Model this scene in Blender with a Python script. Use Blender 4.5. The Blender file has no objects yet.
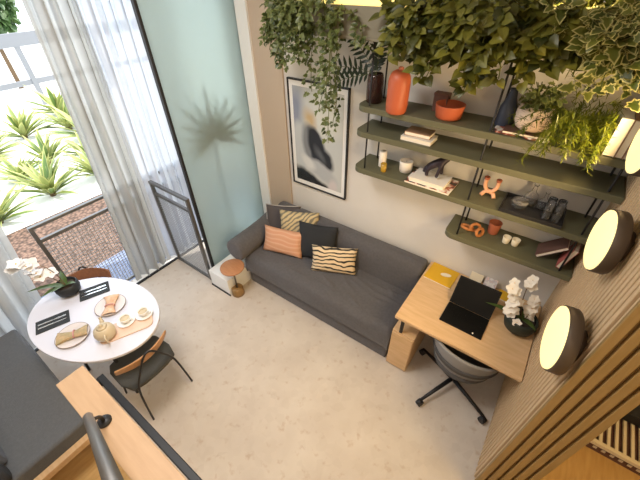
import bpy, bmesh, math, random
from mathutils import Vector, Matrix, Euler
PI = math.pi
COL = bpy.context.scene.collection
R = math.radians

# ------------------------------------------------------------------ materials
def mat(name, col, rough=.6, metal=0., spec=.4, noise=None, emit=None, trans=0., ior=1.45, bump=None, sheen=0., coat=0.):
    m = bpy.data.materials.new(name); m.use_nodes = True
    nt = m.node_tree; b = nt.nodes['Principled BSDF']
    b.inputs['Base Color'].default_value = (*col, 1)
    b.inputs['Roughness'].default_value = rough
    b.inputs['Metallic'].default_value = metal
    b.inputs['Specular IOR Level'].default_value = spec
    b.inputs['IOR'].default_value = ior
    b.inputs['Transmission Weight'].default_value = trans
    b.inputs['Sheen Weight'].default_value = sheen
    b.inputs['Coat Weight'].default_value = coat
    if emit:
        b.inputs['Emission Color'].default_value = (*emit[0], 1); b.inputs['Emission Strength'].default_value = emit[1]
    if noise or bump:
        tc = nt.nodes.new('ShaderNodeTexCoord')
    if noise:                                   # (second colour, scale, stretch)
        c2, sc, st = noise
        mp = nt.nodes.new('ShaderNodeMapping'); mp.inputs['Scale'].default_value = st
        n = nt.nodes.new('ShaderNodeTexNoise'); n.inputs['Scale'].default_value = sc; n.inputs['Detail'].default_value = 5
        rp = nt.nodes.new('ShaderNodeValToRGB')
        rp.color_ramp.elements[0].color = (*col, 1); rp.color_ramp.elements[1].color = (*c2, 1)
        rp.color_ramp.elements[0].position = .35; rp.color_ramp.elements[1].position = .68
        nt.links.new(tc.outputs['Object'], mp.inputs[0]); nt.links.new(mp.outputs[0], n.inputs['Vector'])
        nt.links.new(n.outputs[0], rp.inputs[0]); nt.links.new(rp.outputs[0], b.inputs['Base Color'])
    if bump:                                    # (scale, strength)
        n2 = nt.nodes.new('ShaderNodeTexNoise'); n2.inputs['Scale'].default_value = bump[0]; n2.inputs['Detail'].default_value = 4
        bp = nt.nodes.new('ShaderNodeBump'); bp.inputs['Strength'].default_value = bump[1]; bp.inputs['Distance'].default_value = .01
        nt.links.new(tc.outputs['Object'], n2.inputs['Vector']); nt.links.new(n2.outputs[0], bp.inputs['Height'])
        nt.links.new(bp.outputs[0], b.inputs['Normal'])
    return m

def leafmat(name, a, b_, rim=None, rough=.45):
    """leaf colour varies from leaf to leaf; 'rim' gives variegated leaves their pale edge"""
    m = bpy.data.materials.new(name); m.use_nodes = True; nt = m.node_tree; b = nt.nodes['Principled BSDF']
    g = nt.nodes.new('ShaderNodeNewGeometry'); rp = nt.nodes.new('ShaderNodeValToRGB')
    rp.color_ramp.elements[0].color = (*a, 1); rp.color_ramp.elements[1].color = (*b_, 1)
    nt.links.new(g.outputs['Random Per Island'], rp.inputs[0]); out = rp.outputs[0]
    if rim:
        at = nt.nodes.new('ShaderNodeAttribute'); at.attribute_name = 'rim'
        r2 = nt.nodes.new('ShaderNodeValToRGB'); r2.color_ramp.elements[0].position = .35; r2.color_ramp.elements[1].position = .95
        mx = nt.nodes.new('ShaderNodeMix'); mx.data_type = 'RGBA'
        nt.links.new(at.outputs['Fac'], r2.inputs[0]); nt.links.new(r2.outputs[0], mx.inputs['Factor'])
        nt.links.new(out, mx.inputs[6]); mx.inputs[7].default_value = (*rim, 1); out = mx.outputs[2]
    nt.links.new(out, b.inputs['Base Color']); b.inputs['Roughness'].default_value = rough
    tr = nt.nodes.new('ShaderNodeBsdfTranslucent'); nt.links.new(out, tr.inputs[0])
    ms = nt.nodes.new('ShaderNodeMixShader'); ms.inputs[0].default_value = .25
    nt.links.new(b.outputs[0], ms.inputs[1]); nt.links.new(tr.outputs[0], ms.inputs[2])
    nt.links.new(ms.outputs[0], nt.nodes['Material Output'].inputs[0])
    return m

def ramp_mat(name, tex, stops, rough=.8, scale=(1, 1, 1), rot=(0, 0, 0), **kw):
    """procedural pattern: tex is 'WAVE', 'NOISE' or 'VORONOI' fed by object coordinates"""
    m = bpy.data.materials.new(name); m.use_nodes = True; nt = m.node_tree; b = nt.nodes['Principled BSDF']
    tc = nt.nodes.new('ShaderNodeTexCoord'); mp = nt.nodes.new('ShaderNodeMapping')
    mp.inputs['Scale'].default_value = scale; mp.inputs['Rotation'].default_value = rot
    t = nt.nodes.new({'WAVE': 'ShaderNodeTexWave', 'NOISE': 'ShaderNodeTexNoise', 'VORONOI': 'ShaderNodeTexVoronoi'}[tex])
    for k, v in kw.items():
        if k in ('bands_direction', 'wave_type', 'feature'): setattr(t, k, v)
        else: t.inputs[k].default_value = v
    rp = nt.nodes.new('ShaderNodeValToRGB'); el = rp.color_ramp.elements
    while len(el) < len(stops): el.new(.5)
    for e, (p, c) in zip(el, stops): e.position = p; e.color = (*c, 1)
    nt.links.new(tc.outputs['Object'], mp.inputs[0]); nt.links.new(mp.outputs[0], t.inputs['Vector'])
    nt.links.new(t.outputs[0], rp.inputs[0]); nt.links.new(rp.outputs[0], b.inputs['Base Color'])
    b.inputs['Roughness'].default_value = rough
    return m

M = {}
M['wall'] = mat('warm_white_plaster', (.66, .63, .59), .9, noise=((.70, .67, .63), 2.5, (1, 1, 1)), bump=(60, .05))
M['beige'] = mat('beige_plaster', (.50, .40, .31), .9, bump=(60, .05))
M['white'] = mat('white_paint', (.8, .79, .77), .55)
M['ceil'] = mat('ceiling_paint', (.75, .72, .68), .9)
M['black'] = mat('black_metal', (.016, .016, .018), .45)
M['blacksatin'] = mat('black_steel', (.010, .011, .014), .45, .2)
M['gunmetal'] = mat('grey_metal', (.17, .165, .16), .4, .75)
M['steel'] = mat('brushed_tube', (.17, .165, .16), .42, .8)
M['oak'] = mat('oak', (.60, .39, .20), .5, noise=((.68, .46, .26), 3, (2, 14, 14)))
M['oakcap'] = mat('pale_oak', (.45, .30, .18), .45, noise=((.50, .34, .21), 3, (2, 16, 16)))
M['oakfloor'] = mat('oak_floor', (.52, .31, .11), .45, noise=((.60, .38, .15), 3, (14, 2, 2)))
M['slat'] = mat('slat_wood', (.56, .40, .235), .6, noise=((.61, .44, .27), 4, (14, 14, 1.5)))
M['slatend_lamplit'] = mat('slat_wood_end_lamplit', (.30, .19, .065), .55, noise=((.34, .215, .08), 4, (14, 14, 1.5)))  # same oak as the ribs; warm lamplight tint put into the base colour
M['felt'] = mat('dark_felt', (.28, .16, .05), .95)
M['sofa'] = mat('charcoal_fabric', (.088, .084, .090), .95, noise=((.105, .10, .106), 40, (1, 1, 1)), bump=(160, .25), sheen=.15)
M['bench'] = mat('slate_fabric', (.105, .11, .118), .95, noise=((.12, .125, .132), 60, (1, 1, 1)), bump=(200, .2), sheen=.1)
M['bolster2'] = mat('dark_fabric', (.03, .03, .032), .95, bump=(200, .2))
M['bluegrey'] = mat('blue_grey_fabric', (.125, .135, .16), .95, bump=(200, .2))
M['tabletop'] = mat('white_laminate', (.66, .67, .76), .4)
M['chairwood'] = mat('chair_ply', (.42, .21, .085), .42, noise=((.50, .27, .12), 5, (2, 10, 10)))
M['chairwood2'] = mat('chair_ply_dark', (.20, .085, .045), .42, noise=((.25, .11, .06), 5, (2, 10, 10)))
M['seatfab'] = mat('dark_grey_seat', (.065, .066, .062), .85, bump=(160, .2))
M['shelf'] = mat('olive_lacquer', (.112, .108, .062), .5)
M['trough'] = mat('taupe_lacquer', (.19, .172, .125), .7)
M['led'] = mat('led_diffuser', (.5, .4, .2), .5, emit=((1, .74, .22), 1.3))
M['lampface'] = mat('lamp_diffuser', (.55, .45, .22), .5, emit=((1, .86, .40), 1.1))
M['lampdrum'] = mat('bronze_drum', (.085, .06, .04), .5, .3)
M['soil'] = mat('soil', (.05, .035, .025), .95, bump=(80, .6))
M['orange'] = mat('orange_ceramic', (.43, .10, .042), .45)
M['terracotta'] = mat('terracotta', (.42, .13, .07), .7)
M['clay'] = mat('orange_clay', (.50, .19, .06), .7)
M['pink'] = mat('pink_ceramic', (.74, .40, .24), .6)
M['cream'] = mat('cream_ceramic', (.74, .66, .50), .6)
M['brownglass'] = mat('smoked_brown_glass', (.10, .05, .04), .08, trans=.55)
M['navy'] = mat('navy_ceramic', (.045, .055, .085), .5)
M['potpink'] = mat('chalky_pot', (.66, .55, .45), .75, noise=((.72, .52, .38), 6, (1, 1, 1)))
M['glass'] = mat('clear_glass', (.98, .98, 1), .04, trans=.97, ior=1.18, spec=1.)
M['blacktray'] = mat('black_tray', (.018, .018, .02), .35)
M['paper'] = mat('cream_paper', (.78, .70, .58), .8)
M['bookwhite'] = mat('white_cover', (.74, .70, .64), .6)
M['booktan'] = mat('tan_cover', (.36, .21, .12), .6)
M['bookred'] = mat('red_cover', (.42, .11, .09), .55)
M['bookbrown'] = mat('brown_cover', (.13, .065, .05), .6)
M['bookpink'] = mat('blush_cover', (.62, .42, .32), .6)
M['mag'] = ramp_mat('magazine_cover', 'NOISE', [(.42, (.02, .02, .02)), (.5, (.4, .1, .05)), (.56, (.75, .7, .65))], .4, Scale=14)
M['wax'] = mat('candle_wax', (.80, .72, .62), .6)
M['yellowglass'] = mat('amber_glass', (.65, .40, .05), .15, trans=.4)
M['purple'] = mat('dark_bronze', (.035, .026, .035), .4, .3)
M['yellow'] = mat('yellow_card', (.70, .40, .02), .55)
M['laptop'] = mat('laptop_black', (.006, .006, .006), .45, spec=.25)
M['screen'] = mat('screen_black', (.004, .004, .004), .4, spec=.2)
M['led_dot'] = mat('silver_dot', (.8, .8, .75), .3)
M['chairgrey'] = mat('grey_shell', (.24, .235, .235), .6)
M['chairgrey2'] = mat('grey_upholstery', (.075, .072, .072), .9, bump=(150, .2))
M['pot'] = mat('dark_green_ceramic', (.028, .034, .026), .5)
M['potblack'] = mat('black_ceramic', (.022, .025, .027), .55)
M['petal'] = mat('orchid_petal', (.82, .76, .66), .6)
M['petalc'] = mat('orchid_throat', (.75, .50, .18), .6)
M['petalw'] = mat('white_orchid_petal', (.80, .78, .76), .6)
M['stem'] = mat('plant_stem', (.10, .12, .03), .6)
M['stembrown'] = mat('brown_stem', (.13, .08, .04), .7)
M['orchleaf'] = leafmat('orchid_leaf', (.045, .085, .02), (.08, .13, .03), rough=.35)
M['napkin'] = mat('charcoal_napkin', (.035, .04, .045), .9, bump=(200, .2))
M['silver'] = mat('cutlery_steel', (.78, .77, .76), .22, 1.)
M['plate'] = mat('stoneware_plate', (.66, .60, .58), .4)
M['platerim'] = mat('brown_plate_rim', (.22, .15, .11), .5)
M['linen1'] = mat('olive_linen', (.34, .29, .16), .9, noise=((.55, .38, .22), 30, (1, 1, 1)))
M['linen2'] = mat('peach_linen', (.62, .38, .24), .9, noise=((.72, .52, .38), 30, (1, 1, 1)))
M['ringpink'] = mat('pink_napkin_ring', (.55, .27, .25), .5)
M['teapot'] = mat('beige_stoneware', (.56, .47, .33), .45)
M['board'] = mat('blush_wood_board', (.68, .48, .36), .5, noise=((.74, .55, .44), 4, (2, 12, 12)))
M['coffee'] = mat('milky_tea', (.60, .50, .34), .3)
M['sidetop'] = mat('copper_wood', (.38, .17, .08), .35, noise=((.44, .21, .10), 5, (3, 9, 3)))
M['sidebase'] = mat('olive_wood', (.24, .14, .05), .4, noise=((.30, .18, .07), 6, (6, 6, 2)))
M['mesh'] = mat('mesh_metal', (.34, .34, .35), .5, .3)
M['card'] = ramp_mat('photo_card', 'NOISE', [(.4, (.75, .72, .7)), (.55, (.5, .45, .5)), (.65, (.8, .6, .5))], .5, Scale=30)
M['zebra'] = ramp_mat('wavy_stripes', 'WAVE', [(.0, (.72, .56, .36)), (.68, (.72, .56, .36)), (.78, (.03, .025, .02))], .9, rot=(0, 0, 0), bands_direction='Z',
                      Scale=7.5, Distortion=6.5, Detail=1.5, **{'Detail Scale': 1.0})
M['kelim'] = ramp_mat('sandy_zigzag', 'WAVE', [(.3, (.58, .46, .26)), (.55, (.50, .40, .23)), (.75, (.20, .18, .13))], .95, rot=(0, R(40), 0), bands_direction='Z',
                      Scale=7, Distortion=7, Detail=2)
M['peach'] = ramp_mat('peach_waves', 'WAVE', [(.1, (.58, .30, .18)), (.6, (.66, .40, .27)), (.9, (.60, .30, .18))], .95, bands_direction='Z', Scale=3.2, Distortion=4, Detail=1)
M['charcoal'] = mat('charcoal_linen', (.028, .03, .034), .95, bump=(180, .3))
M['greycush'] = mat('grey_velvet', (.085, .075, .078), .9, bump=(180, .2))
M['piping'] = mat('pale_piping', (.45, .42, .40), .8)
M['ivyleaf'] = leafmat('variegated_ivy', (.036, .056, .009), (.12, .13, .02), rim=(.55, .50, .20))
M['ivygreen'] = leafmat('small_ivy', (.025, .045, .010), (.14, .165, .045), rim=(.20, .22, .075))
M['pothos'] = leafmat('pothos_leaf', (.016, .024, .003), (.19, .185, .028), rough=.42)
M['fernleaf'] = leafmat('asparagus_fern', (.055, .085, .003), (.17, .18, .010))
M['darkfern'] = leafmat('dark_fern', (.012, .026, .012), (.025, .045, .02))
M['agave'] = leafmat('agave_leaf', (.10, .17, .035), (.30, .33, .10), rim=(.48, .46, .16))
M['treeleaf'] = leafmat('tree_leaf', (.05, .10, .03), (.10, .16, .05))
M['palmleaf'] = leafmat('palm_leaf', (.03, .07, .03), (.05, .09, .04))
M['paving'] = mat('pale_paving', (.80, .78, .74), .9, noise=((.70, .68, .64), 2, (1, 1, 1)))
M['mulch'] = ramp_mat('bark_mulch', 'VORONOI', [(.0, (.26, .16, .11)), (.45, (.14, .08, .055)), (.8, (.05, .03, .02))], .95, Scale=22)
M['bluestone'] = ramp_mat('blue_grey_stone', 'VORONOI', [(.0, (.26, .30, .42)), (.6, (.15, .18, .27))], .8, Scale=26)
M['fence'] = mat('grey_fence', (.20, .20, .21), .7)

def terrazzo():
    m = bpy.data.materials.new('terrazzo'); m.use_nodes = True; nt = m.node_tree; b = nt.nodes['Principled BSDF']
    tc = nt.nodes.new('ShaderNodeTexCoord')
    def ramp(src, stops):
        rp = nt.nodes.new('ShaderNodeValToRGB'); el = rp.color_ramp.elements
        while len(el) < len(stops): el.new(.5)
        for e, (p, c) in zip(el, stops): e.position = p; e.color = (*c, 1)
        nt.links.new(src, rp.inputs[0]); return rp.outputs[0]
    n = nt.nodes.new('ShaderNodeTexNoise'); n.inputs['Scale'].default_value = 3.2; n.inputs['Detail'].default_value = 6
    v = nt.nodes.new('ShaderNodeTexVoronoi'); v.inputs['Scale'].default_value = 17
    v2 = nt.nodes.new('ShaderNodeTexNoise'); v2.inputs['Scale'].default_value = 13; v2.inputs['Detail'].default_value = 3
    for t in (n, v, v2): nt.links.new(tc.outputs['Object'], t.inputs['Vector'])
    base = ramp(n.outputs[0], [(.3, (.52, .455, .395)), (.7, (.59, .53, .465))])
    chip = ramp(v.outputs['Color'], [(.0, (.94, .93, .92)), (.5, (1, 1, 1)), (.85, (1, 1, 1)), (1., (1.05, 1.04, 1.03))])
    spot = ramp(v2.outputs[0], [(.60, (1, 1, 1)), (.72, (.86, .78, .72))])
    m1 = nt.nodes.new('ShaderNodeMix'); m1.data_type = 'RGBA'; m1.blend_type = 'MULTIPLY'; m1.inputs[0].default_value = 1
    m2 = nt.nodes.new('ShaderNodeMix'); m2.data_type = 'RGBA'; m2.blend_type = 'MULTIPLY'; m2.inputs[0].default_value = 1
    nt.links.new(base, m1.inputs[6]); nt.links.new(chip, m1.inputs[7]); nt.links.new(m1.outputs[2], m2.inputs[6]); nt.links.new(spot, m2.inputs[7])
    nt.links.new(m2.outputs[2], b.inputs['Base Color']); b.inputs['Roughness'].default_value = .55
    return m
M['terrazzo'] = terrazzo()

def curtain_mat(name, clear, col=(.86, .85, .82)):
    m = bpy.data.materials.new(name); m.use_nodes = True; nt = m.node_tree; nt.nodes.remove(nt.nodes['Principled BSDF'])
    d = nt.nodes.new('ShaderNodeBsdfDiffuse'); t = nt.nodes.new('ShaderNodeBsdfTranslucent'); tp = nt.nodes.new('ShaderNodeBsdfTransparent')
    d.inputs[0].default_value = (*col, 1); t.inputs[0].default_value = (*col, 1)
    a = nt.nodes.new('ShaderNodeMixShader'); a.inputs[0].default_value = .5
    c = nt.nodes.new('ShaderNodeMixShader'); c.inputs[0].default_value = clear
    nt.links.new(d.outputs[0], a.inputs[1]); nt.links.new(t.outputs[0], a.inputs[2])
    nt.links.new(a.outputs[0], c.inputs[1]); nt.links.new(tp.outputs[0], c.inputs[2])
    nt.links.new(c.outputs[0], nt.nodes['Material Output'].inputs[0])
    return m
M['sheer'] = curtain_mat('sheer_voile', .09, (.60, .62, .665))
M['drape'] = curtain_mat('linen_voile', .05, (.46, .455, .435))

def frosted():
    m = bpy.data.materials.new('frosted_glass'); m.use_nodes = True; nt = m.node_tree; nt.nodes.remove(nt.nodes['Principled BSDF'])
    r = nt.nodes.new('ShaderNodeBsdfRefraction'); r.inputs['Color'].default_value = (.78, .86, .83, 1); r.inputs['Roughness'].default_value = .48; r.inputs['IOR'].default_value = 1.45
    t = nt.nodes.new('ShaderNodeBsdfTranslucent'); t.inputs[0].default_value = (.60, .68, .66, 1)
    d = nt.nodes.new('ShaderNodeBsdfDiffuse'); d.inputs[0].default_value = (.50, .575, .55, 1)
    g = nt.nodes.new('ShaderNodeBsdfGlossy'); g.inputs['Roughness'].default_value = .2; g.inputs[0].default_value = (.9, .95, .95, 1)
    a = nt.nodes.new('ShaderNodeMixShader'); a.inputs[0].default_value = .45
    b = nt.nodes.new('ShaderNodeMixShader'); b.inputs[0].default_value = .4
    c = nt.nodes.new('ShaderNodeMixShader'); c.inputs[0].default_value = .05
    L = nt.links.new
    L(t.outputs[0], a.inputs[1]); L(d.outputs[0], a.inputs[2]); L(a.outputs[0], b.inputs[1]); L(r.outputs[0], b.inputs[2])
    L(b.outputs[0], c.inputs[1]); L(g.outputs[0], c.inputs[2]); L(c.outputs[0], nt.nodes['Material Output'].inputs[0])
    return m
M['frosted'] = frosted()

# ------------------------------------------------------------------ mesh builder
class G:
    def __init__(s): s.b = bmesh.new(); s.mi = 0; s.rim = {}
    def face(s, vs, smooth=False):
        try:
            f = s.b.faces.new(vs); f.material_index = s.mi; f.smooth = smooth; return f
        except ValueError: return None
    def box(s, x0, x1, y0, y1, z0, z1, mtx=None):
        P = [Vector((x, y, z)) for z in (z0, z1) for y in (y0, y1) for x in (x0, x1)]
        if mtx: P = [mtx @ p for p in P]
        v = [s.b.verts.new(p) for p in P]
        for q in ((0, 2, 3, 1), (4, 5, 7, 6), (0, 1, 5, 4), (2, 6, 7, 3), (0, 4, 6, 2), (1, 3, 7, 5)): s.face([v[i] for i in q])
        return s
    def prism(s, poly, z0, z1, mtx=None, smooth=False):
        a = [Vector((p[0], p[1], z0)) for p in poly]; c = [Vector((p[0], p[1], z1)) for p in poly]
        if mtx: a = [mtx @ p for p in a]; c = [mtx @ p for p in c]
        a = [s.b.verts.new(p) for p in a]; c = [s.b.verts.new(p) for p in c]; n = len(poly)
        s.face(a[::-1]); s.face(c)
        for i in range(n): s.face([a[i], a[(i + 1) % n], c[(i + 1) % n], c[i]], smooth)
        return s
    def tube(s, pts, r, seg=10, closed=False, caps=True, flat=1.):
        pts = [Vector(p) for p in pts]; n = len(pts)
        rs = r if isinstance(r, (list, tuple)) else [r] * n
        T = []
        for i in range(n):
            if closed: t = pts[(i + 1) % n] - pts[i - 1]
            else: t = pts[min(i + 1, n - 1)] - pts[max(i - 1, 0)]
            T.append(t.normalized())
        u = T[0].orthogonal().normalized(); rings = []
        for i in range(n):
            u = (u - T[i] * u.dot(T[i]))
            u = u.normalized() if u.length > 1e-6 else T[i].orthogonal().normalized()
            w = T[i].cross(u)
            rings.append([s.b.verts.new(pts[i] + (u * math.cos(2 * PI * k / seg) + w * math.sin(2 * PI * k / seg) * flat) * rs[i]) for k in range(seg)])
        for i in range(n if closed else n - 1):
            A, B = rings[i], rings[(i + 1) % n]
            for k in range(seg): s.face([A[k], A[(k + 1) % seg], B[(k + 1) % seg], B[k]], True)
        if caps and not closed: s.face(rings[0][::-1]); s.face(rings[-1])
        return s
    def lathe(s, prof, seg=32, mtx=None, sx=1., sy=1.):
        rings = []
        for r, z in prof:
            if r < 1e-5:
                p = Vector((0, 0, z)); rings.append([s.b.verts.new(mtx @ p if mtx else p)])
            else:
                ring = []
                for k in range(seg):
                    p = Vector((r * math.cos(2 * PI * k / seg) * sx, r * math.sin(2 * PI * k / seg) * sy, z))
                    ring.append(s.b.verts.new(mtx @ p if mtx else p))
                rings.append(ring)
        for A, B in zip(rings, rings[1:]):
            for k in range(seg):
                k2 = (k + 1) % seg
                if len(A) == 1 and len(B) == 1: continue
                if len(A) == 1: s.face([A[0], B[k], B[k2]][::-1], True)
                elif len(B) == 1: s.face([A[k], A[k2], B[0]], True)
                else: s.face([A[k], A[k2], B[k2], B[k]], True)
        if len(rings[0]) > 1: s.face(rings[0][::-1])
        if len(rings[-1]) > 1: s.face(rings[-1])
        return s
    def grid(s, f, nu, nv, smooth=True, cu=False, cv=False):
        V = [[s.b.verts.new(f(i / (nu if cu else nu - 1), j / (nv if cv else nv - 1))) for j in range(nv)] for i in range(nu)]
        for i in range(nu if cu else nu - 1):
            for j in range(nv if cv else nv - 1):
                s.face([V[i][j], V[(i + 1) % nu][j], V[(i + 1) % nu][(j + 1) % nv], V[i][(j + 1) % nv]], smooth)
        return s
    def leaf(s, pos, d, nrm, L, W, shape='heart', fold=.25, droop=.2):
        d = Vector(d).normalized(); nrm = Vector(nrm); sd = d.cross(nrm)
        sd = sd.normalized() if sd.length > 1e-4 else d.orthogonal().normalized()
        nn = sd.cross(d)
        O = LEAF[shape]; pos = Vector(pos)
        def P(a, b): return pos + d * (a * L) + sd * (b * W) + nn * (abs(b) * W * fold - droop * L * a * a)
        mid = s.b.verts.new(P(.42, 0)); inner = [s.b.verts.new(P(.42 + (a - .42) * .55, b * .55)) for a, b in O]
        rim = [s.b.verts.new(P(a, b)) for a, b in O]; n = len(O)
        for v in rim: s.rim[v] = 1.
        for k in range(n):
            k2 = (k + 1) % n
            s.face([inner[k], rim[k], rim[k2], inner[k2]], True); s.face([mid, inner[k], inner[k2]], True)
        return s
    def done(s, name, m, parent=None, bevel=0, sub=0, solid=0, loc=None, bseg=2):
        me = bpy.data.meshes.new(name)
        if s.rim:
            s.b.verts.index_update(); vals = [s.rim.get(v, 0.) for v in s.b.verts]
        bmesh.ops.recalc_face_normals(s.b, faces=s.b.faces[:]) if not s.rim else None
        s.b.to_mesh(me); s.b.free()
        if s.rim:
            at = me.attributes.new('rim', 'FLOAT', 'POINT'); at.data.foreach_set('value', vals)
        for x in (m if isinstance(m, (list, tuple)) else [m]): me.materials.append(x)
        o = bpy.data.objects.new(name, me); COL.objects.link(o)
        if parent: o.parent = parent
        if loc: o.location = loc
        if bevel:
            b = o.modifiers.new('bevel', 'BEVEL'); b.width = bevel; b.segments = bseg; b.limit_method = 'ANGLE'; b.angle_limit = R(40); b.harden_normals = False
        if sub:
            b = o.modifiers.new('sub', 'SUBSURF'); b.levels = b.render_levels = sub
        if solid:
            b = o.modifiers.new('solid', 'SOLIDIFY'); b.thickness = solid; b.offset = 0
        return o
LEAF = {
 'heart': [(0, 0), (-.06, .28), (.12, .47), (.36, .5), (.64, .34), (.86, .13), (1, 0), (.86, -.13), (.64, -.34), (.36, -.5), (.12, -.47), (-.06, -.28)],
 'ivy': [(0, 0), (-.12, .30), (.10, .34), (.22, .62), (.42, .34), (.66, .34), (1, 0), (.66, -.34), (.42, -.34), (.22, -.62), (.10, -.34), (-.12, -.30)],
 'oval': [(0, 0), (.2, .32), (.5, .5), (.8, .3), (1, 0), (.8, -.3), (.5, -.5), (.2, -.32)],
 'blade': [(0, .25), (.3, .5), (.65, .38), (1, 0), (.65, -.38), (.3, -.5), (0, -.25)],
}
def empty(name, label, cat, loc=(0, 0, 0), rz=0, group=None):
    o = bpy.data.objects.new(name, None); COL.objects.link(o); o.empty_display_size = .05
    o.location = loc; o.rotation_euler = (0, 0, rz); tag(o, label, cat, group); return o
def tag(o, label=None, cat=None, group=None, kind=None):
    if label: o['label'] = label
    if cat: o['category'] = cat
    if group: o['group'] = group
    if kind: o['kind'] = kind
    return o
def struct(o): o['kind'] = 'structure'; return o
def T(x=0, y=0, z=0, rx=0, ry=0, rz=0): return Matrix.Translation((x, y, z)) @ Euler((rx, ry, rz)).to_matrix().to_4x4()
def copy_tree(o, parent=None):
    c = o.copy(); COL.objects.link(c); c.parent = parent
    for ch in list(o.children): copy_tree(ch, c)
    return c
def rrect(x0, x1, y0, y1, r, corners=(1, 1, 1, 1), n=6):
    out = []
    for (cx, cy, a, on) in ((x0 + r, y0 + r, 180, corners[0]), (x1 - r, y0 + r, 270, corners[1]), (x1 - r, y1 - r, 0, corners[2]), (x0 + r, y1 - r, 90, corners[3])):
        if on: out += [(cx + r * math.cos(R(a + 90 * i / n)), cy + r * math.sin(R(a + 90 * i / n))) for i in range(n + 1)]
        else: out.append((cx + (r if a in (270, 0) else -r), cy + (r if a in (0, 90) else -r)))
    return out
def smooth_path(pts, n=6):
    pts = [Vector(p) for p in pts]; out = []
    for i in range(len(pts) - 1):
        p0, p1, p2, p3 = pts[max(i - 1, 0)], pts[i], pts[i + 1], pts[min(i + 2, len(pts) - 1)]
        for k in range(n):
            t = k / n
            out.append(.5 * ((2 * p1) + (p2 - p0) * t + (2 * p0 - 5 * p1 + 4 * p2 - p3) * t * t + (3 * p1 - p0 - 3 * p2 + p3) * t ** 3))
    return out + [pts[-1]]

# ------------------------------------------------------------------ room shell
W = 3.148; YC = -1.30; XE = 3.360; ZC = 3.75
struct(G().box(-.80, 3.30, -2.72, .12, -.12, 0).done('floor', M['terrazzo']))
g = G(); 
struct(g.box(-.80, 3.37, -5.2, -2.72, -.12, .0).done('floor_rear', M['oakfloor']))
g = G(); g.box(3.37, 5.0, -5.2, .12, -.12, .0); g.box(3.30, 3.37, -2.72, .12, -.12, 0); struct(g.done('floor_side', M['oakfloor']))
struct(G().box(-.30, 5.0, 0, .12, 0, ZC).done('wall_back', M['wall']))
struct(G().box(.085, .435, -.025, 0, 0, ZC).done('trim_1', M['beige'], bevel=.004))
struct(G().box(-.82, 5.12, -5.32, -5.2, 0, ZC).done('wall_rear', M['wall']))
struct(G().box(5.0, 5.12, -5.2, .12, 0, ZC).done('wall_far_right', M['wall']))
struct(G().box(-.92, 5.12, -5.32, .12, ZC, ZC + .12).done('ceiling', M['ceil']))
g = G(); g.box(-.92, -.80, -5.32, -3.5, 0, ZC); g.box(-.92, -.80, -3.5, .12, 3.25, ZC); struct(g.done('wall_left', M['wall']))
# slatted partition: fine ribs on the long face, the same ribs seen face-on at its end
struct(G().box(W + .012, XE - .012, YC + .012, 0, 0, ZC).done('wall_right', M['felt']))
g = G(); y = -.01; P = .046
while y > YC + .05:
    g.box(W - .012, W + .013, y - .030, y, 0, ZC); y -= P
g.box(W - .012, W + .013, YC + .003, YC + .028, 0, ZC)
c = g.done('trim_2', M['slat'], bevel=.0025, bseg=1); struct(c)
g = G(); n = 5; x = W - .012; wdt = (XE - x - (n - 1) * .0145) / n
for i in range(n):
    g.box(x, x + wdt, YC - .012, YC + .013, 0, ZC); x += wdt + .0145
struct(g.done('trim_3', M['slatend_lamplit'], bevel=.003))
# window threshold track, pale sill and frame head
struct(G().box(-.79, -.755, -3.5, -.05, 0, .012).done('trim_4', M['black']))
struct(G().box(-.893, -.792, -3.5, .0, -.10, .006).done('trim_5', M['white'], bevel=.004))

# ------------------------------------------------------------------ frosted pane on its white plinth
struct(G().box(-.02, .300, -1.065, 0, 0, .24).done('trim_6', M['white'], bevel=.004))
struct(G().box(-.022, .304, -1.075, -1.063, 0, .02).done('baseboard_left', M['black']))
wf = G(); XG = -.075
wf.box(XG - .02, XG + .02, -.975, -.950, 0, ZC); wf.box(XG - .02, XG + .02, .0 - .03, -.005, .0, ZC)
wf.box(XG - .02, XG + .02, -.95, -.03, 0, .03)
win = struct(wf.done('window_1', M['black'], bevel=.003))
G().box(XG - .006, XG + .006, -.952, -.028, .02, ZC).done('glass_pane', M['frosted'], win)
struct(G().box(XG + .02, .088, -.045, 0, .24, ZC).done('trim_7', M['white']))

# ------------------------------------------------------------------ curtains
def curtain(name, label, m, y0t, y1t, y0b, y1b, x, zt, zb, folds, amp, ph=0, dense=1.):
    g = G(); n = folds * 14
    def f(u, v):
        w = u ** dense
        y = (y0t + (y1t - y0t) * w) * (1 - v) + (y0b + (y1b - y0b) * w) * v
        a = 2 * PI * folds * u + ph
        xx = x + amp * (math.sin(a) + .35 * math.sin(2.3 * a + 1)) * (.75 + .35 * v) + .012 * math.sin(5 * v + 7 * u)
        return Vector((xx, y + .012 * math.sin(a * 1.7 + 3 * v), zt + (zb - zt) * v))
    g.grid(f, n, 16)
    t = empty(name, label, 'curtain', (0, 0, 0)); 
    g.done('drape', m, t)
    G().tube([(x, min(y0t, y0b) - .02, zt + .01), (x, max(y1t, y1b) + .02, zt + .01)], .012, 8).done('curtain_rail', M['white'], t)
    return t
curtain('curtain', 'gathered linen curtain with thick grey folds hanging at the open window edge', M['drape'], -1.37, -1.00, -1.575, -1.10, -.835, 3.22, .02, 4, .048)
curtain('curtain', 'translucent sheer curtain between the gathered linen folds and the frosted pane', M['sheer'], -1.03, -.20, -1.13, -.15, -.840, 3.22, .02, 9, .042, 1.)
curtain('curtain', 'pale curtain at the left edge behind the white orchid', M['drape'], -3.45, -2.06, -3.45, -2.47, -.835, 3.22, .02, 8, .046, .5)

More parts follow.
